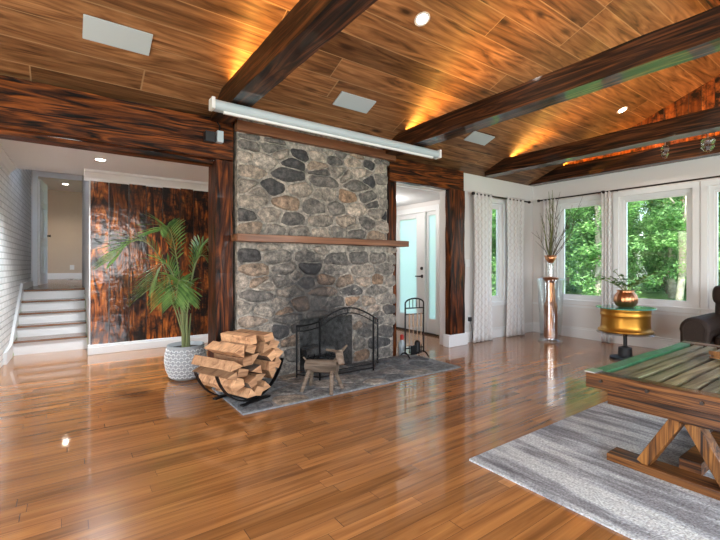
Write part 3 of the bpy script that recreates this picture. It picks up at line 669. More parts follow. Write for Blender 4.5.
bm = B(); box(bm, .045, .055, 4.91, 5.095, .27, 2.06); obj('sidelight_glass', bm, 'frost', d)
bm = B(); box(bm, -.02, .1, 4.80, 4.88, 0, 2.22); box(bm, -.02, .1, 5.14, 5.18, 0, 2.13); box(bm, -.02, .1, 6.04, 6.12, 0, 2.22); box(bm, -.02, .1, 4.88, 6.04, 2.13, 2.22); obj('door_frame', bm, 'trimwhite', d)
bm = B(); tube(bm, [(.03, 5.25, 1.0), (-.03, 5.25, 1.0), (-.04, 5.27, 1.0), (-.04, 5.35, 1.0)], .011, 10); tube(bm, [(.03, 5.25, 1.0), (.02, 5.25, 1.0)], .03, 16); tube(bm, [(.03, 5.25, 1.14), (.005, 5.25, 1.14)], .028, 16); obj('door_handle', bm, 'rod', d)
bm = B(); box(bm, -.03, 0, 4.8, 6.12, .0, .03); obj('threshold', bm, 'blackmatte', d)
bm = B(); box(bm, XA-.015, XA, 4.36, 4.8, 0, .15); struct('baseboard_entry', bm, 'trimwhite')
# hall details
bm = B(); box(bm, .02, .62, 12.9, 13.5, ZL+.001, ZL+.012); tag(obj('door_mat', bm, 'rug'), 'grey mat on the hall floor beyond the open door', 'mat')
bm = B(); box(bm, .1, .2, 13.785, 13.8, ZL+.25, ZL+.38); tag(obj('outlet_plate', bm, 'trimwhite'), 'white outlet plate low on the beige hall wall', 'outlet')
bm = B(); box(bm, 5.02, 5.12, YF-.008, YF, 1.17, 1.29); tag(obj('switch_plate', bm, 'trimwhite', bevel=.003), 'white light switch plate on the wall left of the patterned curtain', 'switch')
t = thing('wall_outlet', 'outlet with a black plug low on the wall left of the curtain', 'outlet', (5.10, YF, .36))
bm = B(); box(bm, -.035, .035, -.008, 0, -.055, .055); obj('plate', bm, 'trimwhite', t)
bm = B(); box(bm, -.025, .025, -.045, -.008, -.035, .03); obj('plug', bm, 'blackmatte', t, bevel=.005)
bm = B(); tube(bm, [(0,-.04,-.03),(.01,-.06,-.15),(.04,-.05,-.3),(.08,-.08,-.352),(.2,-.1,-.354)], .004); obj('cord', bm, 'blackmatte', t)

# ------------------------------------------------------------------ curtains and rods
def curtain(label, p0, p1, z0, z1, folds, amp=.04, group=None):
    p0, p1 = Vector(p0), Vector(p1); d = (p1-p0); Lw = d.length; d.normalize(); nn = Vector((d.y, -d.x)); bm = B(); U = bm.loops.layers.uv.verify(); N, K = folds*10, 24; g = []; rows = []
    for k in range(K+1):
        v = k/K; z = z0+(z1-z0)*v; row = []; fl = .98+.06*(1-v)**2-.12*math.sin(PI*v)
        for i in range(N+1):
            u = i/N; ph = 2*PI*folds*u+.5*noise.noise(Vector((u*4, v*2, folds)))
            a = amp*(.75+.35*noise.noise(Vector((u*6, v*1.5, 3))))
            q = p0+d*(Lw/2+(u-.5)*Lw*fl)+nn*(a*math.sin(ph))
            row.append(bm.verts.new((q.x, q.y, z)))
        g.append(row)
    for k in range(K):
        for i in range(N):
            f = bm.faces.new((g[k][i], g[k][i+1], g[k+1][i+1], g[k+1][i])); f.smooth = True
            for lp, (a, b) in zip(f.loops, ((i,k),(i+1,k),(i+1,k+1),(i,k+1))): lp[U].uv = (a/N*Lw*2.2, z0+(z1-z0)*b/K)
    o = obj('curtain', bm, 'curtain', solid=.003); tag(o, label, 'curtain', group); return o
curtain('white patterned curtain left of the narrow window beside the timber post', (5.09, 4.10), (5.57, 4.10), .01, 2.33, 5)
curtain('white patterned curtain right of the narrow window, near the room corner', (5.93, 4.10), (6.46, 4.10), .01, 2.33, 5)
curtain('pale curtain in the corner behind the tall glass vase', (6.77, 3.95), (6.77, 3.68), .01, 2.33, 4, .03)
curtain('narrow gathered curtain between the two big windows', (6.77, 2.99), (6.77, 2.83), .01, 2.33, 3, .03)
def rod(label, a, b, fin=(1,1)):
    t = thing('curtain_rod', label, 'curtain rod', a); A = Vector((0,0,0)); D = Vector(b)-Vector(a); bm = B(); tube(bm, [A, D], .012, 10); obj('pole', bm, 'rod', t)
    n = D.normalized()
    for s, e in ((-1, A), (1, D)):
        bm = B(); tube(bm, [e, e+n*s*.02, e+n*s*.045, e+n*s*.05], [.013, .024, .024, .006], 12); obj('finial', bm, 'rod', t)
    out = Vector((0, 1, 0)) if abs(n.x) > .5 else Vector((1, 0, 0))
    for f in (.06, .94):
        bm = B(); tube(bm, [D*f, D*f+out*.085], .007, 8); obj('bracket', bm, 'rod', t)
rod('dark curtain rod over the narrow window beside the timber post', (5.12, 4.10, 2.30), (6.56, 4.10, 2.30))
rod('dark curtain rod over the left big window', (6.77, 4.0, 2.33), (6.77, 3.0, 2.33))
rod('long dark curtain rod over the big windows at the right', (6.77, 2.93, 2.33), (6.77, .6, 2.33))

# ------------------------------------------------------------------ potted palm
t = thing('potted_palm', 'green palm in a white patterned pot before the dark panelled wall', 'plant', (1.04, 4.62, 0))
bm = B(); N = 48; prof = [(.12, 0), (.155, .02), (.19, .10), (.205, .19), (.20, .27), (.185, .33), (.185, .36), (.17, .36), (.168, .32)]
lathe(bm, prof, n=N); pot = obj('pot', bm, 'pot', t, smooth=True)
# raised leaf shapes in rows round the pot
bm = B()
def potr(z):
    for (r0, a0_), (r1, a1_) in zip(prof[:-1], prof[1:]):
        if a0_ <= z <= a1_ and a1_ > a0_: return r0+(r1-r0)*(z-a0_)/(a1_-a0_)
    return .185
for k in range(9):
    z = .045+.034*k
    for i in range(22):
        a = 2*PI*(i+.5*(k % 2))/22
        tube(bm, [(math.cos(a+du/.19)*(potr(z+dz)+.001), math.sin(a+du/.19)*(potr(z+dz)+.001), z+dz) for du, dz in ((-.022, -.010), (-.008, .006), (.008, .006), (.022, -.010))], .006, 6)
obj('relief_pattern', bm, 'relief', pot)
bm = B(); lathe(bm, [(.001, .325), (.168, .32)], n=30); obj('soil', bm, 'soil', t)
def frond(az, L_, rise, droop, base, nl=26, ll=.32, name='frond', twist=0):
    """rachis curve plus narrow leaflets on both sides"""
    A = Vector((math.cos(az), math.sin(az), 0)); S = Vector((-A.y, A.x, 0)); pts = []
    for k in range(25):
        s = k/24; pts.append(Vector(base)+A*(L_*(s**1.25))+Vector((0,0, rise*math.sin(min(1, s*1.15)*PI/2) - droop*max(0, s-.35)**1.6*2)))
    bm = B(); tube(bm, pts, [.006*(1-.8*k/24)+.0015 for k in range(25)], 6)
    for f in bm.faces: f.material_index = 1
    for i in range(nl):
        s = .42+.58*i/(nl-1); k = min(23, int(s*24)); p = pts[k].lerp(pts[k+1], s*24-k); T = (pts[k+1]-pts[k]).normalized(); Np = T.cross(S).normalized()
        if Np.z < 0: Np = -Np
        m_ = math.sin(PI*min(1, (s-.36)/.74))**.7
        for sd in (-1, 1):
            ln = ll*m_*random.uniform(.85, 1.1)+.04; D = (S*sd*.70+T*.80+Np*.25).normalized(); wv = T.cross(D).cross(D).normalized() if True else T
            wd = .0075; a_ = []; b_ = []; q = Vector(p)
            for j in range(5):
                u = j/4; q = Vector(p)+D*ln*u+Vector((0,0,-.22*ln*u*u)); ww = wd*math.sin(PI*(u*.85+.12))
                side = D.cross(Np).normalized()
                a_.append(bm.verts.new(q+side*ww)); b_.append(bm.verts.new(q-side*ww+Np*.002))
            for j in range(4): bm.faces.new((a_[j], a_[j+1], b_[j+1], b_[j]))
    o = obj(name, bm, ['palm', 'stemgreen'], t); return o
RV = Vector((.812, -.584)); FV = Vector((.584, .812))
def azi(r_, f_): v = RV*r_+FV*f_; return math.atan2(v.y, v.x)
frs = [(azi(-1,-.1), .74, 1.36, .42, 26, .30), (azi(-.7,.4), .42, 1.38, .12, 24, .28), (azi(.5,.7), .34, 1.26, .28, 24, .26), (azi(1,.0), .27, 1.12, .24, 22, .24),
       (azi(-.8,-.5), .42, .78, .22, 20, .24), (azi(.2,-1), .36, .90, .36, 22, .24), (azi(-.5,-.9), .40, 1.10, .42, 22, .26), (azi(.5,-.9), .26, .80, .25, 20, .20), (azi(-1,.3), .34, 1.0, .5, 20, .22)]
for (az, L_, ri, dr, nl, ll) in frs:
    frond(az, L_, ri, dr, (random.uniform(-.03,.03), random.uniform(-.03,.03), .32), nl, ll)
bm = B()
for k in range(4): a = k*1.6; tube(bm, [(.03*math.cos(a), .03*math.sin(a), .31), (.035*math.cos(a), .035*math.sin(a), .5), (.05*math.cos(a), .05*math.sin(a), .68)], [.014, .010, .006], 8)
obj('stem', bm, 'stemgreen', t)

# ------------------------------------------------------------------ firewood rack
TH = R(23); bv = Vector((math.cos(TH), math.sin(TH), 0)); av = Vector((-math.sin(TH), math.cos(TH), 0)); RC = Vector((1.27, 3.56, 0))
t = thing('firewood_rack', 'black curved metal rack cradling the stacked firewood', 'rack', RC, TH)
HZ0 = .022
for s in (-1, 1):
    bm = B(); pts = []
    for k in range(21):
        a = -PI/2+R(72)*(k/10-1); pts.append((.40*math.cos(a), s*.13, .445+.41*math.sin(a)))
    for a_, b_ in zip(pts[:-1], pts[1:]): bar(bm, a_, b_, .035, .008, (0, 1, 0) if False else (0,0,1))
    obj('arc_bar', bm, 'black', t)
bm = B(); box(bm, -.16, .16, -.19, -.15, HZ0, HZ0+.014); box(bm, -.16, .16, .15, .19, HZ0, HZ0+.014); obj('foot_bar', bm, 'black', t)
bm = B(); box(bm, -.02, .02, -.19, .19, HZ0+.002, HZ0+.016); obj('cross_bar', bm, 'black', t)
rows = [(.110, .17, 3), (.205, .27, 4), (.300, .33, 5), (.395, .34, 5), (.485, .27, 4), (.56, .12, 2)]
rn = ['bottom', 'second', 'third', 'fourth', 'fifth', 'topmost']; on = ['first', 'second', 'third', 'fourth', 'fifth', 'sixth']
for ri, (z, hw, n) in enumerate(rows):
    for k in range(n):
        bx_ = -hw+(2*hw)*(k+.5)/n if n > 2 else (-.06, .12)[k]
        if ri == 5: bx_ = (-.04, .11)[k]
        cell = min(.17, 2*hw/n*.98)*random.uniform(.9, 1.2); hz = random.uniform(.085, .112)
        zz = z+random.uniform(-.004, .006)
        if ri < 2: zz += .04*abs(bx_/hw)**2*(.6 if ri else .55)
        Ln = random.uniform(.34, .46) + (.05 if k == 0 and ri in (2, 3) else 0); bm = B(); L = rl(bm); r_ = random.random()
        ns = random.choice((3, 4, 4, 5)); ph = random.random()*6; prof = []
        for i in range(ns):
            a = ph+2*PI*i/ns+random.uniform(-.25, .25); e = random.uniform(.85, 1.15)
            prof.append((math.cos(a)*cell*.53*e, math.sin(a)*hz*.54*e))
        rings = []; tw = random.uniform(-.1, .1); j_ = random.uniform(-.06, .05)
        for q in range(5):
            y = -Ln/2+Ln*q/4; sc = 1+random.uniform(-.06, .05); ring = []
            for (u, v) in prof:
                aa = tw*(q/4-.5); ring.append(bm.verts.new(RC+bv*(bx_+(u*math.cos(aa)-v*math.sin(aa))*sc)+av*(y+j_+.01*random.uniform(-1,1)*(q in (0,4)))+Vector((0,0,zz+(v*math.cos(aa)+u*math.sin(aa))*sc))))
            rings.append(ring)
        barkside = random.randrange(ns)
        for q in range(4):
            for i in range(ns):
                f = bm.faces.new((rings[q][i], rings[q][(i+1)%ns], rings[q+1][(i+1)%ns], rings[q+1][i])); f[L] = r_
                if i == barkside and random.random() < .9 and ri < 4 and k > 0: f.material_index = 1
        for f in (bm.faces.new(rings[0][::-1]), bm.faces.new(rings[-1])): f[L] = (r_*.5+.5)
        bmesh.ops.transform(bm, matrix=Matrix.Rotation(-TH, 4, 'Z') @ Matrix.Translation(-(RC)), verts=bm.verts)
        o = obj('firewood_log', bm, ['firewood', 'bark'], bevel=.004, loc=RC); o.rotation_euler = (0, 0, TH)
        tag(o, 'split firewood log in the %s row of the rack, %s from the left' % (rn[ri], on[k]), 'firewood', 'split logs in the firewood rack')

# ------------------------------------------------------------------ log deer
t = thing('log_deer', 'rustic deer figure made of branches standing on the hearth', 'figurine', (1.97, 3.36, .022), R(-50)); t.scale = (.93, .93, .93)
bm = B(); rl(bm); tube(bm, [(-.17,0,.235),(-.165,0,.235),(0,0,.24),(.165,0,.245),(.17,0,.245)], [.055,.062,.066,.064,.057], 14, rnd=.3); body = obj('body', bm, 'deer', t)
for (p, q) in (((-.12,-.04,.20),(-.17,-.13,0)), ((-.12,.04,.20),(-.17,.13,0)), ((.12,-.04,.20),(.15,-.15,0)), ((.12,.04,.20),(.19,.10,0))):
    bm = B(); tube(bm, [p, q], [.022, .019], 10, rnd=.6); obj('leg', bm, 'deer', t)
bm = B(); tube(bm, [(.14,0,.27),(.20,-.01,.38)], [.03,.028], 10, rnd=.5); obj('neck', bm, 'deer', t)
bm = B(); tube(bm, [(.18,.0,.40),(.225,-.05,.28)], [.04,.032], 12, rnd=.8); obj('head', bm, 'deer', t)
bm = B(); tube(bm, [(.19,0,.385),(.12,-.01,.405),(.05,-.01,.41)], [.016,.014,.012], 8, rnd=.2); obj('antler', bm, 'deer', t)
bm = B(); tube(bm, [(.20,0,.39),(.26,.02,.46)], [.016,.012], 8, rnd=.4); obj('antler', bm, 'deer', t)
bm = B(); tube(bm, [(-.165,0,.28),(-.20,0,.32)], [.012,.008], 8, rnd=.4); obj('tail', bm, 'deer', t)

# ------------------------------------------------------------------ fire screen
t = thing('fireplace_screen', 'black arched three-panel mesh screen in front of the firebox', 'fire screen', (2.46, 3.64, .022))
cx0, cx1 = -.35, .34
def archz(u): return .60+.12*math.cos((u-.5)*PI)       # u 0..1 over centre panel
def panel(P, ztop, name, n=14, bars=1):
    """P(u)->xy ; ztop(u) outer rail"""
    root_bm = B()
    top = [Vector((*P(i/n), ztop(i/n))) for i in range(n+1)]
    tube(root_bm, top, .009, 8); tube(root_bm, [(*P(0), .03), (*P(1), .03)], .008, 8); tube(root_bm, [(*P(0), 0), top[0]], .010, 8); tube(root_bm, [(*P(1), 0), top[-1]], .010, 8)
    tube(root_bm, [v-Vector((0,0,.055)) for v in top], .006, 8); tube(root_bm, [(*P(0), .075), (*P(1), .075)], .005, 8)
    for i in range(1, n, 3): tube(root_bm, [top[i], top[i]-Vector((0,0,.055))], .004, 6)
    fr = obj(name, root_bm, 'black', t)
    bm = B()
    for i in range(n):
        a, b = top[i], top[i+1]; bm.faces.new([bm.verts.new(p) for p in ((a.x,a.y,.03),(b.x,b.y,.03),(b.x,b.y,b.z),(a.x,a.y,a.z))])
    obj('mesh_panel', bm, 'mesh', fr)
panel(lambda u: (cx0+(cx1-cx0)*u, 0), archz, 'centre_frame')
panel(lambda u: (cx0-.14*u, .24*u), lambda u: .60-.06*math.sin(u*PI/2), 'wing_frame', 8)
panel(lambda u: (cx1+.25*u, .24*u), lambda u: .60-.06*math.sin(u*PI/2), 'wing_frame', 8)

# ------------------------------------------------------------------ fire tools
t = thing('fire_tool_set', 'black iron stand of fireplace tools at the right end of the hearth', 'fireplace tools', (3.70, 3.93, .0), R(-8))
Z0 = .0
bm = B()
tube(bm, [(-.145,0,.05),(-.145,0,.70)]+[(-.145*math.cos(a), 0, .70+.065*math.sin(a)) for a in [PI*i/12 for i in range(1,12)]]+[(.145,0,.70),(.145,0,.05)], .010, 8)
tube(bm, [(-.145,0,.64),(.145,0,.64)], .008); tube(bm, [(-.145,0,.56),(.145,0,.56)], .006); tube(bm, [(-.145,0,.12),(.145,0,.12)], .008)
for x in (-.08, -.027, .027, .08): tube(bm, [(x,0,.64),(x,0,.70+.058*math.sin(math.acos(x/.145)))], .005, 6)
obj('frame', bm, 'black', t)
for s in (-1, 1): bm = B(); tube(bm, [(s*.145,-.11,.012),(s*.145,-.06,.05),(s*.145,0,.07),(s*.145,.06,.05),(s*.145,.11,.012)], .010, 8); obj('foot', bm, 'black', t)
for k, x in enumerate((-.095, -.035, .03, .09)):
    bm = B(); tube(bm, [(x,-.02,.57),(x,-.02,.40)], .011, 8); rt = obj('tool_handle', bm, 'fabric', t)
    bm = B(); tube(bm, [(x,-.02,.40),(x,-.02,.16)], .006, 8); obj('shaft', bm, 'fabric', rt)
    bm = B()
    if k == 0: tube(bm, [(x,-.02,.18),(x,-.02,.06),(x+.02,-.03,.09)], .006, 6)
    elif k == 1: box(bm, x-.045, x+.045, -.045, -.02, .04, .16)
    elif k == 2: tube(bm, [(x,-.02,.22),(x,-.02,.20),(x,-.02,.08),(x,-.02,.05)], [.012,.035,.045,.03], 12)
    else: tube(bm, [(x,-.02,.18),(x+.012,-.02,.10),(x,-.02,.05)], .006, 6)
    obj('tool_head', bm, 'black', rt)
t = thing('cleaner_bottle', 'white bottle with a red cap beside the stone chimney edge', 'bottle', (3.66, 4.13, 0.001))
bm = B(); lathe(bm, [(.045,0),(.05,.01),(.05,.15),(.02,.19),(.02,.20)], n=20); obj('bottle_body', bm, 'casing', t, smooth=True)
M['red'] = plain('red_plastic', (.5,.03,.02), .4)
bm = B(); lathe(bm, [(.024,.20),(.026,.25),(.015,.27)], n=16); obj('cap', bm, 'red', t)

# ------------------------------------------------------------------ rug and table
bm = B(); L = rl(bm); N1, N2 = 50, 40; X0, X1, Y0, Y1 = 2.01, 4.9, -.9, 1.65; g = []
for i in range(N1+1):
    g.append([bm.verts.new((X0+(X1-X0)*i/N1, Y0+(Y1-Y0)*j/N2, .013+.0015*noise.noise(Vector((i*.7,j*.7,0))))) for j in range(N2+1)])
for i in range(N1):
    for j in range(N2): bm.faces.new((g[i][j], g[i+1][j], g[i+1][j+1], g[i][j+1]))
box(bm, X0, X1, Y0, Y1, .001, .0112)
tag(obj('area_rug', bm, 'rug'), 'grey and cream streaked area rug under the rustic table', 'rug')
TX0, TX1, TY0, TY1, TZ = 2.60, 4.33, .31, 1.24, .55
t = thing('coffee_table', 'rustic timber coffee table with slatted top and A-shaped trestle legs', 'table', ((TX0+TX1)/2, (TY0+TY1)/2, .014)); cx, cy = (TX0+TX1)/2, (TY0+TY1)/2
TI = Matrix.Translation((-cx, -cy, -.014))
def tpart(name, bm, mt, parent=t, **k):
    if parent is t: bmesh.ops.transform(bm, matrix=TI, verts=bm.verts)
    return obj(name, bm, mt, parent, **k)
zt0 = .455
for args in ((TX0, TX0+.10, TY0, TY1), (TX1-.10, TX1, TY0, TY1)):
    bm = B(); hewn(bm, *args, zt0, TZ-.004, .006, .08); tpart('end_rail', bm, 'table', bevel=.006)
for args in ((TX0+.10, TX1-.10, TY0, TY0+.07), (TX0+.10, TX1-.10, TY1-.07, TY1)):
    bm = B(); hewn(bm, *args, zt0, TZ-.006, .004, .08); tpart('side_rail', bm, 'greenpaint' if args[3] == TY1 else 'table')
for k in range(9):
    y = TY0+.085+k*.086; bm = B(); hewn(bm, TX0+.10, TX1-.10, y, y+.058, TZ-.045, TZ-.012+random.uniform(0,.004), .003, .1)
    L = rl(bm); r_ = random.random()
    for f in bm.faces: f[L] = r_
    tpart('slat', bm, 'slat')
bm = B(); box(bm, TX0+.08, TX1-.08, TY0+.03, TY1-.03, TZ-.09, TZ-.06); tpart('under_board', bm, 'blackmatte')
for k in range(4): bm = B(); tube(bm, [(TX0-.012, TY0+.12+.24*k, .505), (TX0+.003, TY0+.12+.24*k, .505)], .009, 12); tpart('bolt', bm, 'rod')
for x in (TX0+.02, TX0+.5): 
    pass
bm = B(); box(bm, TX0-.003, TX0+.10, TY1-.055, TY1+.004, TZ-.006, TZ+.002); tpart('corner_plate', bm, 'steel'); bm = B(); box(bm, TX0-.003, TX0+.10, TY0-.004, TY0+.055, TZ-.006, TZ+.002); tpart('corner_plate', bm, 'steel')
bm = B(); box(bm, TX0+.005, TX1-.005, TY0+.005, TY1-.005, TZ+.003, TZ+.011); tpart('glass_top', bm, 'tglass')
for x in (TX0+.08, TX1-.20):
    bm = B(); hewn(bm, x, x+.12, TY0+.09, TY1-.09, .355, .452, .003, .1); tpart('apron', bm, 'table', bevel=.004)
    bm = B(); hewn(bm, x-.01, x+.13, TY0+.10, TY1-.09, .015, .060, .003, .1); tpart('foot', bm, 'table', bevel=.004)
    for s in (-1, 1):
        bm = B(); bar(bm, (x+.06, cy+s*.195, .058), (x+.06, cy+s*.03, .357), .062, .10, (1,0,0)); rlx = rl(bm)
        for f in bm.faces: f[rlx] = .3+.3*s
        tpart('leg', bm, 'leg', bevel=.004)
bm = B(); hewn(bm, TX0+.20, TX1-.20, cy-.05, cy+.05, .05, .12, .004, .1); tpart('stretcher', bm, 'table')
# small slatted tray on the table
t2 = thing('slatted_tray', 'small slatted wooden tray on the table at the right edge', 'tray', (3.76, .75, TZ+.011))
for k in range(4): bm = B(); box(bm, -.16, .16, -.13+k*.07, -.08+k*.07, .012, .024); obj('slat', bm, 'leg', t2)
for s in (-1, 1): bm = B(); box(bm, s*.15-.015, s*.15+.015, -.14, .14, 0, .012); box(bm, s*.16-.008, s*.16+.008, -.14, .14, .024, .05); obj('runner', bm, 'leg', t2)

# ------------------------------------------------------------------ glass vase with branches
t = thing('floor_vase', 'tall clear glass floor vase with copper funnel and bare branches in the corner', 'vase', (6.22, 3.50, 0))
bm = B(); lathe(bm, [(.165,.012),(.15,.03),(.155,.10),(.17,.40),(.185,.75),(.20,.96),(.205,.99),(.195,.99),(.19,.96),(.175,.75),(.16,.40),(.145,.12),(.14,.05)], n=40, cap=False); obj('glass_cylinder', bm, 'clear', t, smooth=True)
bm = B(); lathe(bm, [(.14,.001),(.18,.001),(.185,.02),(.165,.045),(.15,.05)], n=32, cap=False); obj('glass_foot', bm, 'clear', t, smooth=True)
bm = B(); lathe(bm, [(.095,.05),(.10,.07),(.10,.56),(.085,.60),(.07,.62),(.06,.92),(.10,.97),(.12,1.0),(.03,1.02)], n=24); obj('copper_column', bm, 'copper', t)
bm = B(); lathe(bm, [(.05,.99),(.045,1.05),(.05,1.12),(.045,1.20),(.05,1.24)], n=20, cap=False); obj('glass_neck', bm, 'clear', t, smooth=True)
bm = B(); lathe(bm, [(.03,1.23),(.06,1.27),(.10,1.35),(.095,1.35),(.05,1.28)], n=24); obj('funnel', bm, 'copper', t, smooth=True)
for k in range(17):
    bm = B(); a = random.random()*2*PI; sp = random.uniform(.2, .95) if k > 3 else .35; h = random.uniform(.45, 1.15); p = Vector((0,0,1.26)); pts = [p]; d = Vector((math.cos(a)*sp, math.sin(a)*sp, 1)).normalized()
    if (p+d*h).x > .45: d.x *= .3
    for j in range(8):
        d = (d+Vector((random.uniform(-.10,.10), random.uniform(-.10,.10), .02))).normalized(); pts.append(pts[-1]+d*h/8)
    for q in pts: q.x = min(q.x, .40); q.y = min(q.y, .50)
    g_ = k < 4
    tube(bm, pts, [(.011 if g_ else .006)*(1-.75*j/8) for j in range(9)], 6)
    for j in (3, 5, 6):
        dd = (d+Vector((random.uniform(-.7,.7), random.uniform(-.7,.7), .1))).normalized(); e = pts[j]+dd*random.uniform(.08,.22); e.x = min(e.x, .42); tube(bm, [pts[j], e], [.004, .0015], 5)
    obj('branch', bm, 'greentwig' if g_ else 'twig', t)

# ------------------------------------------------------------------ wheel rim table with copper pot
t = thing('rim_side_table', 'round gold wheel-rim side table with green glass top on a black pedestal', 'side table', (5.79, 2.27, 0))
bm = B(); lathe(bm, [(.285,.355),(.305,.362),(.305,.378),(.288,.388),(.275,.40),(.270,.44),(.268,.53),(.272,.56),(.280,.572),(.272,.585),(.276,.63),(.285,.645),(.275,.65),(.25,.62),(.25,.40),(.285,.355)], n=64, cap=False); obj('rim_drum', bm, 'gold', t, smooth=True)
bm = B(); lathe(bm, [(.325,.652),(.33,.657),(.325,.664)], n=64); obj('glass_top', bm, 'greenglass', t)
bm = B(); lathe(bm, [(.315,.335),(.32,.34),(.315,.347)], n=64); obj('lower_glass', bm, 'clear', t)
bm = B(); lathe(bm, [(.045,.15),(.045,.16),(.022,.17),(.022,.42),(.24,.42),(.24,.43)], n=20); obj('pedestal_tube', bm, 'blackmatte', t)
bm = B(); lathe(bm, [(.17,.0),(.17,.03),(.08,.045),(.075,.15),(.05,.155)], n=24); obj('pedestal_base', bm, 'blackmatte', t)
t = thing('copper_planter', 'ribbed copper pot with a small leafy sprig on the gold side table', 'plant', (5.78, 2.26, .665))
bm = B(); lathe(bm, [(.07,0),(.10,.015),(.125,.06),(.13,.10),(.12,.15),(.095,.185),(.085,.20),(.10,.215),(.09,.212),(.075,.19)], n=48, rib=.004, nrib=16); obj('pot', bm, 'copper', t, smooth=True)
bm = B(); lathe(bm, [(.001,.185),(.076,.185)], n=20); obj('soil', bm, 'soil', t)
for k in range(12):
    bm = B(); a = k*2.4; sp = random.uniform(.5, 1.5); p = Vector((0,0,.185)); pts = [p]; d = Vector((math.cos(a)*sp*.6, math.sin(a)*sp*.6, 1)).normalized(); h = random.uniform(.24,.40)
    for j in range(6): d = (d+Vector((math.cos(a)*.1, math.sin(a)*.1, -.06))).normalized(); pts.append(pts[-1]+d*h/6)
    tube(bm, pts, .004, 5)
    for f in bm.faces: f.material_index = 1
    for j in range(2, 7):
        for s in (-1, 0, 1):
            b0 = pts[j]; D = Vector((math.cos(a+s*1.2+random.uniform(-.5,.5)), math.sin(a+s*1.2), random.uniform(-.1,.6))).normalized(); S = D.cross(Vector((0,0,1))).normalized(); l = .065
            bm.faces.new([bm.verts.new(q) for q in (b0, b0+D*l*.5+S*.024, b0+D*l, b0+D*l*.5-S*.024)])
    obj('sprig', bm, ['sprig', 'stemgreen'], t)

# ------------------------------------------------------------------ leather armchair
t = thing('leather_armchair', 'dark brown leather armchair under the right window', 'armchair', (6.0, 1.10, 0))
def cushion(name, x0, x1, y0, y1, z0, z1, bv=.05, parent=t, rot=0):
    bm = B(); v, fs = box(bm, x0, x1, y0, y1, z0, z1); 
    bmesh.ops.subdivide_edges(bm, edges=bm.edges[:], cuts=3, use_grid_fill=True)
    c = Vector(((x0+x1)/2, (y0+y1)/2, (z0+z1)/2)); h = Vector(((x1-x0)/2, (y1-y0)/2, (z1-z0)/2))
    for q in bm.verts:
        u = Vector(((q.co.x-c.x)/h.x, (q.co.y-c.y)/h.y, (q.co.z-c.z)/h.z)); 
        for i in range(3):
            j, k = (i+1) % 3, (i+2) % 3; q.co[i] = c[i]+h[i]*u[i]*(1-.13*(u[j]**2+u[k]**2)/1.0*.5)
    if rot: bmesh.ops.rotate(bm, cent=(x1, 0, z0), matrix=Matrix.Rotation(rot, 3, 'Y'), verts=bm.verts)
    return obj(name, bm, 'leather', parent, smooth=True, sub=2)
cushion('base', -.42, .42, -.50, .50, .04, .30)
cushion('seat_cushion', -.44, .25, -.27, .27, .27, .46)
cushion('back_cushion', .14, .42, -.40, .40, .40, .93, rot=R(6))
cushion('headrest', .14, .42, -.42, .42, .72, .98)
for s in (-1, 1):
    bm = B(); y0, y1 = (.27, .53) if s > 0 else (-.53, -.27); yc = (y0+y1)/2; prof = [(y0, .03), (y1, .03), (y1, .46)]+[(yc+.14*math.cos(a), .50+.13*math.sin(a)) for a in [PI*i/12 for i in range(13)]]+[(y0, .46)]
    rings = [[bm.verts.new((x, yc+(y-yc)*sc, .03+(z-.03)*(1-(1-sc)*.4))) for y, z in prof] for x, sc in ((-.46, .86), (-.44, .97), (-.40, 1), (.36, 1), (.40, .95))]
    for a_, b_ in zip(rings[:-1], rings[1:]):
        for i in range(len(prof)): j = (i+1) % len(prof); bm.faces.new((a_[i], a_[j], b_[j], b_[i]))
    bm.faces.new(rings[0][::-1]); bm.faces.new(rings[-1]); arm = obj('arm', bm, 'leather', t, smooth=False, bevel=.012)
    bm = B(); pr2 = [(yc+(y-yc)*.72, .08+(z-.03)*.86) for y, z in prof]; tube(bm, [(-.462, y, z) for y, z in pr2]+[(-.462, *pr2[0])], .006, 6); obj('piping', bm, 'leather', arm)
for sx in (-.36, .36):
    for sy in (-.42, .42): bm = B(); tube(bm, [(sx, sy, 0), (sx, sy, .06)], [.02, .03], 10); obj('leg', bm, 'blackmatte', t)

# ------------------------------------------------------------------ outside: lawn and forest edge
bm = B(); box(bm, -40, 70, -40, 60, -.8, -.6); struct('ground_outside', bm, 'lawn')
def crown_mesh(seed, n=3600, rad=3.0, z0=.8, z1=9.0):
    random.seed(seed); bm = B()
    cl = []
    for _ in range(110): a = random.random()*2*PI; q = rad*math.sqrt(random.random()); cl.append((Vector((q*math.cos(a), q*math.sin(a), random.uniform(z0, z1))), random.uniform(.35, .65)))
    for k in range(n):
        c, r_ = random.choice(cl); u = Vector((random.gauss(0,1), random.gauss(0,1), random.gauss(0,.6))); u = u.normalized()*r_*random.uniform(.55, 1); p = c+u
        if p.z < .1: continue
        s = random.uniform(.06, .12); a = Vector((random.gauss(0,1), random.gauss(0,1), random.gauss(0,.5))).normalized(); b = a.cross(Vector((random.gauss(0,.5), random.gauss(0,.5), 1))).normalized()
        bm.faces.new([bm.verts.new(q) for q in (p-a*s, p-b*s*.55, p+a*s, p+b*s*.55)])
    me = bpy.data.meshes.new('foliage'); bm.to_mesh(me); bm.free(); me.materials.append(M['treeleaf']); return me
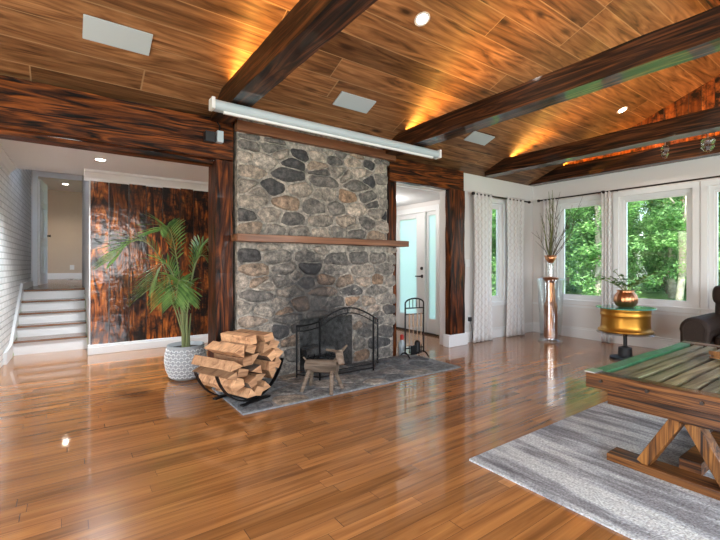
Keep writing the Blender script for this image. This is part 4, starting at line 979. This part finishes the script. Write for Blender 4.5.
def trunk_mesh(seed, r=.16, lean=.1):
    random.seed(seed); bm = B(); pts = [Vector((0,0,0))]; 
    for j in range(10): pts.append(pts[-1]+Vector((lean*.5+random.uniform(-.06,.06), random.uniform(-.06,.06), 1.0)))
    tube(bm, pts, [r*(1-.06*j) for j in range(11)], 10)
    for j in (3, 4, 5, 6, 7): a = random.random()*6; tube(bm, [pts[j], pts[j]+Vector((math.cos(a)*.9, math.sin(a)*.9, .7)), pts[j]+Vector((math.cos(a)*1.1, math.sin(a)*1.1, 1.8))], [.05,.035,.02], 6)
    me = bpy.data.meshes.new('trunk'); bm.to_mesh(me); bm.free(); me.materials.append(M['trunk']); me.shade_smooth(); return me
CM = [crown_mesh(s, 12000, 1.3, z) for s, z in ((1, .9), (2, .2), (3, .5), (4, 1.5))]; TM = [trunk_mesh(s, r_, l) for s, r_, l in ((5, .2, .02), (6, .15, .12), (7, .22, -.05), (8, .17, .15))]
random.seed(99); kinds = ['straight leafy tree', 'leaning leafy tree', 'thick leafy tree', 'slender leafy tree']
where = ['at the front edge of the woods', 'in the second rank of the woods', 'deep in the woods', 'at the back of the woods']
nth = ['first', 'second', 'third', 'fourth', 'fifth', 'sixth', 'seventh', 'eighth', 'ninth', 'tenth', 'eleventh']
NR = ['front', 'second', 'third', 'fourth', 'fifth', 'sixth', 'back']
for row in range(7):
    D = 18.5+3.6*row; n = 0; lat = D*.20+(1.78 if row % 2 else 0)
    while lat < D*1.12+1:
        p = FV*(D+random.uniform(-.1, .1))+RV*lat; kd = random.randrange(4)
        t = thing('tree', '%s in the %s rank of the woods, %s from the left' % (kinds[kd], NR[row], nth[n]), 'tree', (p.x, p.y, -.6), random.uniform(0, 6.28), 'trees of the woods outside the windows')
        t.scale = (1, 1, random.uniform(.9, 1.05)+.07*row)
        f = bpy.data.objects.new('foliage', CM[(kd+n) % 4]); C.objects.link(f); f.parent = t
        tr = bpy.data.objects.new('trunk', TM[kd]); C.objects.link(tr); tr.parent = t
        lat += 3.55; n += 1
